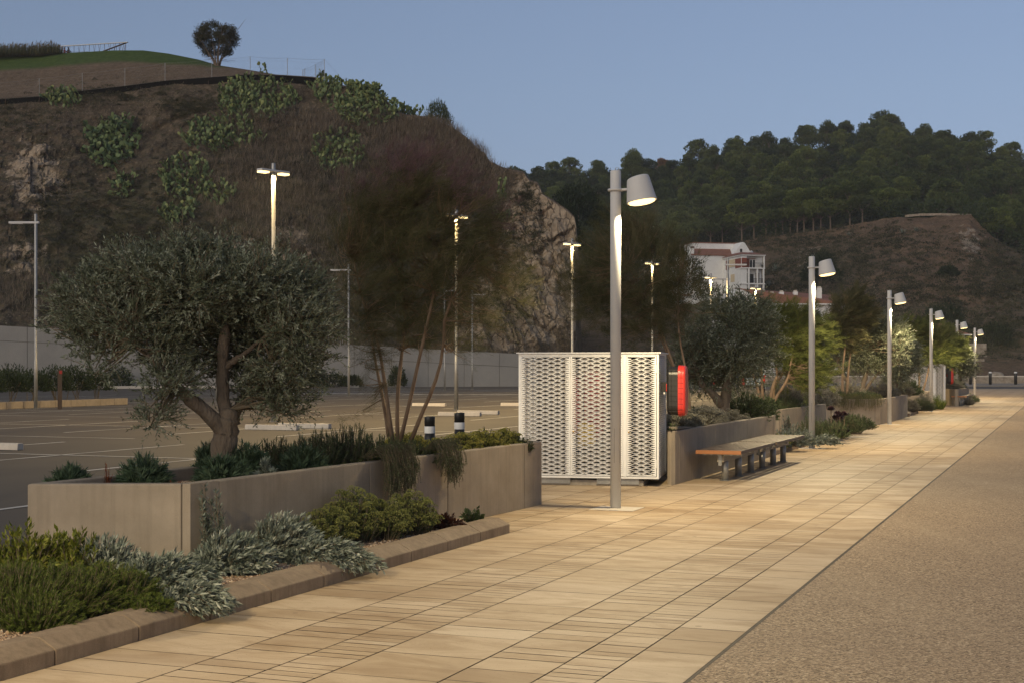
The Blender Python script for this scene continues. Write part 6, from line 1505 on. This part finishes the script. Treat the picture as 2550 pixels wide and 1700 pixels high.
for i, (px, Y, R, lb) in enumerate(((1010, 15.6, (.30, .22, .26), 'yellow flowering samphire behind the feet of the thin stems'), (1095, 15.5, (.26, .22, .20), 'yellow samphire in front of the left striped bollard'), (1150, 15.9, (.24, .20, .24), 'yellow samphire in front of the right striped bollard'), (1205, 16.2, (.26, .20, .26), 'densest yellow samphire near the end of the nearest planter'),
                              (1262, 16.7, (.22, .20, .23), 'yellow samphire at the end of the nearest planter'), (1130, 15.1, (.22, .14, .14), 'low yellow samphire along the wall edge'), (1235, 16.0, (.20, .12, .13), 'low yellow samphire along the wall near the end'))):
    if px > 1050: Y = inside_y(px, R, 1, Y)
    plant('samphire', px, 0, Y, lb, 'samphire', R, lambda t, R: st_crith(t, R, int(270*R[0]*R[1]/.05), M['umbel'], .032), .66, 'yellow samphire in the nearest planter')
plant('samphire', 1303, 0, 16.95, 'leafy samphire without flowers at the very end of the planter', 'samphire', (.12, .1, .17), lambda t, R: st_crith(t, R, 30, M['crith'], .012), .66)
# ---- bed in front of the nearest planter
BZ = .112
for px, Y, R, lb in ((20, 8.75, (.45, .34, .33), 'bright green feathery cushion at the left edge of the picture'), (140, 8.95, (.42, .32, .30), 'bright green feathery cushion, second from the left edge'), (255, 9.25, (.40, .30, .25), 'bright green feathery cushion next to the silver leaves'), (345, 9.05, (.22, .20, .10), 'low feathery sprawl creeping onto the kerb'), (85, 8.45, (.28, .20, .22), 'feathery cushion in front by the bare pebbles')):
    plant('feathery_cushion', px, 0, Y, lb, 'feathery shrub', R, st_feather, BZ, 'bright green feathery cushions in the front bed')
for px, Y, R, lb in ((50, 10.0, (.34, .25, .38), 'glossy yellow green leafy shrub at the left, behind the feathery cushions'), (175, 10.1, (.30, .24, .34), 'glossy yellow green leafy shrub against the planter front')):
    plant('leafy_shrub', px, 0, Y, lb, 'shrub', R, lambda t, R: st_silver(t, R, 300, M['yelgreen'], .055, .02, 16), BZ, 'yellow green leafy shrubs by the planter front')
sg_ = 'silver leaved cushions in the front bed'
for px, Y, R, w_, lb in ((262, 10.15, (.27, .22, .36), (.02, 0, 0), 'silver leaved cushion against the planter front, farthest left'), (385, 9.85, (.42, .30, .30), (.08, -.04, -.02), 'wide silver leaved cushion below the planter corner'), (450, 9.35, (.26, .22, .20), (.14, -.10, -.04), 'silver leaves sprawling over the kerb below the planter corner'),
                         (560, 10.75, (.34, .28, .32), (.08, 0, 0), 'silver leaved cushion just right of the planter corner'), (690, 11.5, (.34, .26, .38), (.08, 0, 0), 'silver leaved cushion rising against the long planter wall'), (775, 11.35, (.36, .26, .26), (.16, -.08, -.05), 'silver leaves sprawling over the kerb, farthest right')):
    plant('silver_cushion', px, 0, Y, lb, 'silver shrub', tuple(q*.80 for q in R), (lambda w_: lambda t, R: st_silver(t, R, int(430*R[0]*R[1]/.05), None, .06, .0155, 24, w_))(w_), BZ, sg_)
plant('silver_cushion', 845, 0, 11.3, 'silver shoots hanging across the kerb onto the paving', 'silver shrub', (.24, .14, .14), lambda t, R: st_silver(t, R, 110, None, .055, .014, 22, (.10, -.05, -.06)), BZ, sg_)
def st_climb(t, R):
    mb = MB(); sm_ = MB()
    for k in range(16):
        p0 = np.array((r5.normal(0, .05), r5.normal(0, .03), 0)); p1 = p0*.6 + (r5.normal(-.02, .035), r5.normal(0, .02), R[2]*r5.uniform(.55, 1.0)); sp = smooth_path([p0, (p0+p1)/2 + (.02, 0, 0), p1], 10); sm_.tube(sp, .0025, 4); nl = 46
        f = r5.random(nl)*9; j = np.clip(f.astype(int), 0, 8); q = sp[j] + (sp[j+1]-sp[j])*(f-j)[:, None]; d = unit(sp[j+1]-sp[j]); D = unit(d*.7 + perp(d, r5)*.7); leaves(mb, q, D, unit(np.cross(D, d + .3*runit(r5, nl))), .05*r5.uniform(.7, 1.2, nl), .015, r5.uniform(0, .6, nl))
    mb.build('foliage', M['silver'], t); sm_.build('stems', M['twig'], t)
plant('climbing_sprig', 527, 0, 10.98, 'narrow dark sprig climbing up the planter wall beside its corner', 'climber', (.1, .05, .66), st_climb, BZ)
for px, Y, R, lb in ((815, 12.2, (.24, .20, .33), 'green samphire with flat flower heads, left end of its row'), (880, 12.7, (.28, .22, .42), 'tallest green samphire against the planter wall'), (950, 12.9, (.26, .20, .34), 'green samphire in the middle of the row by the wall'), (1020, 13.3, (.27, .20, .36), 'green samphire at the right end of the row by the wall')):
    plant('samphire', px, 0, Y, lb, 'samphire', R, lambda t, R: st_crith(t, R, int(190*R[0]*R[1]/.05), M['umbelg'], .036), BZ, 'green samphire in the front bed')
for px, Y, R, m, lb in ((1062, 13.75, (.10, .08, .16), 'redleaf', 'dark red leafy plant next to the samphire'), (1105, 13.75, (.18, .12, .12), 'redleaf', 'low wide dark red leafy plant near the end of the bed')):
    plant('red_leaf_plant', px, 0, Y, lb, 'red plant', R, (lambda m: lambda t, R: st_silver(t, R, 90, M[m], .04, .026, 14))(m), BZ)
plant('small_leafy_plant', 1178, 0, 14.3, 'small dark green round leaved plant at the end of the front bed', 'plant', (.10, .07, .12), lambda t, R: st_silver(t, R, 26, M['crith'], .055, .045, 6), BZ)
# ---- second planter, behind the bench
def gen(px, Y, R, style, lb, z=.66, name='shrub', cat='shrub', group=None):
    if z == .66: Y = inside_y(px, R, 2 if Y < 29 else 3 if Y < 40 else 4, Y) if Y < 50 else Y
    gen2(px, Y, R, style, lb, z, name, cat, group)
def gen2(px, Y, R, style, lb, z=.66, name='shrub', cat='shrub', group=None): plant(name, px, 0, Y, lb, cat, R, style, z, group)
S_pale = lambda t, R: st_crith(t, R, int(130*R[0]*R[1]/.05), M['santo'], .045, M['santo'])
S_grey = lambda t, R: st_silver(t, R, int(200*R[0]*R[1]/.05), M['santo'], .05, .012, 22)
S_dk = lambda t, R: st_silver(t, R, int(230*R[0]*R[1]/.05), M['rosem'], .055, .016, 22)
S_ro = lambda t, R: st_rosem(t, R, int(190*R[0]*R[1]/.05), None, .04, .007, 40)
gen(1700, 21.6, (.36, .26, .32), S_pale, 'pale grey flowering shrub directly under the red lifebuoy case'); gen(1762, 22.6, (.34, .28, .34), S_pale, 'pale grey flowering shrub between the red case and the olive trunk'); gen(1822, 23.2, (.30, .22, .24), S_pale, 'low silvery shrub above the bench, left of the dark bushes')
gen(1850, 24.6, (.44, .30, .48), S_dk, 'dark green bush right of the second olive trunk'); gen(1888, 26.0, (.36, .30, .38), S_dk, 'dark green bush at the end of the planter behind the bench'); gen(1668, 21.9, (.12, .12, .14), S_ro, 'small green tuft at the corner by the cabinet'); gen(1730, 24.0, (.3, .3, .3), S_dk, 'dark low bush behind the pale shrubs, left of the olive trunk')
# ---- third planter
for px, Y, R, s, lb in ((1850, 33.5, (.55, .4, .5), S_grey, 'large grey green shrub left of the pale stems'), (1905, 32.2, (.4, .3, .32), S_dk, 'green bush at the foot of the pale stems'), (1950, 32.2, (.42, .3, .34), S_ro, 'green tufted bush at the front corner of the third planter'), (1985, 33.4, (.45, .35, .46), S_grey, 'grey feathery shrub right of the pale stems'), (2020, 34.6, (.45, .35, .52), S_grey, 'rounded grey shrub left of the second street lamp'), (2052, 35.6, (.42, .3, .5), S_grey, 'grey shrub just right of the second street lamp'), (1950, 34.5, (.5, .4, .55), S_grey, 'grey shrub behind the pale stems')):
    gen(px, Y, R, s, lb)
for px, Y, R, lb in ((2075, 35.9, (.14, .1, .30), 'pale flower spikes at the end of the third planter'),): gen(px, Y, R, S_pale, lb)
# ---- second bed with its kerb
for px, Y, R, s, lb in ((1940, 28.4, (.3, .2, .22), S_silver2 if False else (lambda t, R: st_silver(t, R, 130, M['yelgreen'], .05, .018, 14)), 'small yellow green shrub behind the far end of the bench'), (1972, 28.6, (.4, .28, .36), lambda t, R: st_silver(t, R, 260, None, .06, .018, 20), 'silver leaved shrub left of the second street lamp foot'), (1960, 30.2, (.10, .10, .58), st_climb, 'upright leafy sprig against the third planter'),
                        (2042, 29.6, (.3, .2, .2), lambda t, R: st_silver(t, R, 160, None, .055, .016, 20, (.1, -.05, -.03)), 'silver leaved cushion at the foot of the second street lamp'), (2058, 31.6, (.5, .34, .36), S_ro, 'low green shrub right of the second street lamp'), (2100, 34.2, (.5, .34, .44), S_ro, 'dark green shrub in the middle of the second bed'), (2130, 36.6, (.5, .34, .34), S_ro, 'green shrub at the far end of the second bed'), (2020, 31.2, (.3, .25, .48), S_ro, 'spiky green shrub against the shadowed planter wall')):
    gen(px, Y, R, s, lb, .11)
def st_rosette(t, R):
    mb = MB()
    for k in range(4):
        c = np.array((r5.normal(0, R[0]*.5), r5.normal(0, .1), R[2]*r5.uniform(.6, 1))); n = 40; a = r5.uniform(0, 6.28, n); e = r5.uniform(.1, 1.3, n); D = np.stack([np.cos(a)*np.cos(e), np.sin(a)*np.cos(e), np.sin(e)], 1)
        leaves(mb, np.repeat(c[None], n, 0), D, unit(np.cross(D, UPV)), .13, .06, r5.uniform(0, 1, n), .1, .6); MB().tube([(c[0], c[1], 0), tuple(c)], .012, 5).build('stem', M['twig'], t)
    mb.build('rosettes', M['purple'], t)
gen(2072, 32.6, (.18, .1, .62), st_rosette, 'tall purple rosettes on bare stems right of the second lamp', .11, 'purple_aeonium', 'aeonium'); gen(2100, 33.0, (.3, .1, .55), st_rosette, 'wide purple rosettes in front of the pale fourth planter', .11, 'purple_aeonium', 'aeonium'); gen(2098, 32.4, (.2, .1, .2), st_rosette, 'low purple rosettes near the kerb of the second bed', .11, 'purple_aeonium', 'aeonium')
# ---- fourth planter: trailing green along the front
ALONGV = np.array((1.0, 0)); DOWNV = np.array((0, -1.0))
for x, rx, fall, lb in ((9.45, .5, .25, 'green trailing plant at the left of the pale fourth planter'), (10.0, .35, .45, 'green trailing plant with the longest strands over the pale fourth planter'), (10.6, .4, .35, 'green trailing plant at the right of the pale fourth planter')):
    t = empty('trailing_plant', (x, 42.3, .775), 0, lb, 'trailing plant', 'plants trailing over the fourth planter'); st_cascade(t, (rx, 0, 0), 90, M['green'], fall)
for px, Y, R, s, lb in ((2080, 43.2, (.6, .3, .32), S_ro, 'low green cover along the front of the fourth planter'), (2150, 43.0, (.6, .3, .3), S_ro, 'low green cover at the foot of the bright olive tree'), (2110, 44.6, (.6, .4, .5), S_grey, 'grey cushion left of the bright olive trunk'), (2195, 45.0, (.6, .4, .45), S_pale, 'pale flowering cushion right of the bright olive trunk'), (2235, 47.2, (.6, .4, .5), S_pale, 'pale flowering cushion right of the third street lamp'), (2262, 49.2, (.5, .4, .5), S_dk, 'dark round bush at the end of the fourth planter')):
    gen(px, Y, R, s, lb)
for px, Y, R, s, lb in ((2268, 51.6, (.35, .3, .4), S_pale, 'white flowering shrub at the start of the third bed'), (2295, 53.0, (.5, .35, .4), S_ro, 'green shrub in front of the fourth street lamp'), (2300, 54.2, (.4, .3, .55), S_pale, 'white flowering shrub left of the fourth street lamp')):
    gen(px, Y, R, s, lb, .11)
def st_tallgrass(t, R):
    mb = MB(); n = 900; a = r5.uniform(0, 6.28, n); D = unit(np.stack([np.cos(a)*.45, np.sin(a)*.45, np.ones(n)], 1) + r5.normal(0, .12, (n, 3))); p = np.stack([np.cos(a)*R[0]*.4, np.sin(a)*R[1]*.4, np.zeros(n)], 1)*r5.random((n, 1)); leaves(mb, p, D, perp(D, r5), R[2]*r5.uniform(.6, 1.2, n), .014, r5.uniform(.2, 1, n), 0, .3); mb.build('foliage', M['green'], t)
gen(2312, 57.5, (.8, .5, .66), st_tallgrass, 'fine tall grass clump in front of the far perforated cabinet', .01, 'grass_clump', 'grass'); gen(2340, 58.5, (.4, .4, .42), st_tallgrass, 'smaller fine grass clump right of the fourth street lamp', .01, 'grass_clump', 'grass')
gen(2368, 65.8, (.6, .4, .5), S_pale, 'pale shrub in the farthest planter behind the small bench'); gen(2378, 68.2, (.5, .4, .45), S_dk, 'green shrub at the end of the farthest planter'); gen(2408, 71.5, (.6, .4, .4), S_ro, 'low green shrub on the ground past the farthest planter', .0); gen(2414, 66.0, (.25, .2, .3), S_pale, 'small white flowering shrub under the end of the far bench', .0)
# ------------------------------------------------------------------ hedge island in the car park
def hedge():
    mb = MB(); n0 = (XA(-60, 56), 56.0); a0 = ST(43.5, -41.35); a1 = ST(56.2, -41.6)
    mb = MB(); d = np.array((a1[0]-a0[0], a1[1]-a0[1])); L = np.linalg.norm(d); d /= L; nn = np.array((-d[1], d[0])); n = int(L/1.0)
    def seg(x0, x1, y0, y1, z0, z1): 
        V = [(a0[0]+d[0]*x+nn[0]*y, a0[1]+d[1]*x+nn[1]*y, z) for z in (z0, z1) for x, y in ((x0, y0), (x1, y0), (x1, y1), (x0, y1))]
        mb.add(V, [(3, 2, 1, 0), (4, 5, 6, 7)] + [(j, (j+1) % 4, 4+(j+1) % 4, 4+j) for j in range(4)])
    for i in range(n): seg(i*L/n+.01, (i+1)*L/n-.01, 0, .25, -.01, .30)
    tag(mb.build('kerb', M['concrete'], bevel=.02), kind='structure')
    mb = MB(); seg(0, L, .252, 2.2, -.01, .24); tag(mb.build('planting_bed', M['soil']), kind='structure')
    lbs = ['dense dark hedge shrub at the far left edge of the picture', 'dark hedge shrub just left of the far left lamp post', 'dark hedge shrub in front of the far left lamp post', 'dark hedge shrub left of the brown marker post', 'dark hedge shrub behind the brown marker post', 'dark hedge shrub right of the brown marker post', 'dark hedge shrub near the end of the hedge', 'last dark hedge shrub at the right end of the hedge']
    for i, lb in enumerate(lbs):
        f = 1.6 + i*1.45; c = (a0[0]+d[0]*f+nn[0]*1.2, a0[1]+d[1]*f+nn[1]*1.2, .23); t = empty('hedge_shrub', c, 0, lb, 'shrub', 'hedge shrubs in the car park')
        lf = MB(); st_ = MB(); k = 1500; q = runit(r5, k); q[:, 2] = np.abs(q[:, 2]); p = q*r5.uniform(.45, 1, (k, 1))*(.95, .75, 1.0*r5.uniform(.85, 1.15)) + (0, 0, .45); D = unit(q + UPV*.4 + runit(r5, k)*.7)
        leaves(lf, p, D, perp(D, r5), .15*r5.uniform(.6, 1.3, k), .05, r5.uniform(.1, .9, k)); lf.build('foliage', M['hedge'], t)
        for j in range(5): st_.tube([(r5.normal(0, .1), r5.normal(0, .1), -.1), (r5.normal(0, .3), r5.normal(0, .2), .9)], .018, 4)
        st_.build('stems', M['twig'], t)
M['hedge'] = mat_leaf('hedge_leaf', [(.014, .026, .010), (.026, .042, .015), (.042, .062, .022)], .5, .15)
hedge()
for px, Y, R, lb in ((992, 134, (.85, .7, 1.9), 'small round tree growing against the retaining wall, seen between thin stems'), (835, 130, (1.4, .8, 1.2), 'low shrubs at the wall foot left of the thin stems'), (790, 129, (1.2, .8, 1.7), 'shrub at the wall foot right of the olive crown'), (300, 125, (1.5, .8, 1.7), 'low shrub at the wall foot left of the olive trunk'), (880, 132, (.9, .6, 1.0), 'small shrub at the wall foot right of the third arm lamp post'), (40, 121, (2.0, .8, 2.0), 'dark shrubs at the wall foot at the far left')):
    t = empty('wall_shrub', (XA(px, Y), Y-.9, .1), 0, lb, 'shrub'); lf = MB(); k = 900; q = runit(r5, k); q[:, 2] = np.abs(q[:, 2]); p = q*r5.uniform(.5, 1, (k, 1))*R; D = unit(q + UPV*.5 + runit(r5, k)*.7); leaves(lf, p, D, perp(D, r5), .3*r5.uniform(.6, 1.3, k), .1, r5.uniform(.1, .9, k)); lf.build('foliage', M['hedge'], t)
    MB().tube([(0, 0, -.1), (.03, 0, R[2]*.6)], [.05, .03], 5).build('stem', M['twig'], t)
# loose pebbles on the near beds
def pebbles():
    mb = MB(); n = 5200; px = r5.uniform(-60, 1240, n); ok = []
    for i in range(n):
        s = r5.uniform(5.5, 13.2); t = r5.uniform(-6.3, -5.5); a = ST(s, t)
        if t < -6.3: continue
        ok.append((a[0], a[1], BZ+.006))
    for i in range(1700):
        f = r5.uniform(.02, .98); g = r5.uniform(.16, 1.0); a = along(B_, C_, f); ok.append((a[0]-g*.9, a[1]+g*.38, .668))
    for i in range(900): ok.append((r5.uniform(-3.55, -2.5), r5.uniform(11.1, 12.6), .668))
    C = np.array(ok); m = len(C); V0 = np.array([(1, 0, 0), (0, 1, 0), (-1, 0, 0), (0, -1, 0), (0, 0, .7), (0, 0, -.7)])
    tri = np.array([(0, 1, 4), (1, 2, 4), (2, 3, 4), (3, 0, 4)]); sc_ = r5.uniform(.006, .015, (m, 1, 3)); an = r5.uniform(0, 6.28, m); ca, sa = np.cos(an), np.sin(an)
    V = V0[None]*sc_; V = np.stack([V[:, :, 0]*ca[:, None]-V[:, :, 1]*sa[:, None], V[:, :, 0]*sa[:, None]+V[:, :, 1]*ca[:, None], V[:, :, 2]], 2) + C[:, None]
    mb.add(V.reshape(-1, 3), (tri[None] + (np.arange(m)*6)[:, None, None]).reshape(-1, 3), np.repeat(r5.random(m), 6))
    tag(mb.build('loose_pebbles', M['pebst']), 'loose tan pebbles between the plants of the near beds', 'pebbles', kind='stuff')
M['pebst'] = mat_leaf('tan_pebble', [(.22, .13, .08), (.40, .27, .17), (.52, .38, .26), (.66, .55, .42)], .8, 0)
pebbles()
# ------------------------------------------------------------------ the evening air
def haze():
    m = bpy.data.materials.new('evening_haze'); m.use_nodes = True; nt = m.node_tree
    nt.nodes.remove(nt.nodes['Principled BSDF'])
    v = nt.nodes.new('ShaderNodeVolumePrincipled'); v.inputs['Color'].default_value = (.9, .93, 1, 1); v.inputs['Density'].default_value = HAZE
    nt.links.new(v.outputs[0], nt.nodes['Material Output'].inputs['Volume'])
    mb = MB(); mb.box(-950, 950, -70, 1550, -40, 135); o = mb.build('haze', m); tag(o, 'thin evening haze in the air', 'haze', kind='stuff')
haze()
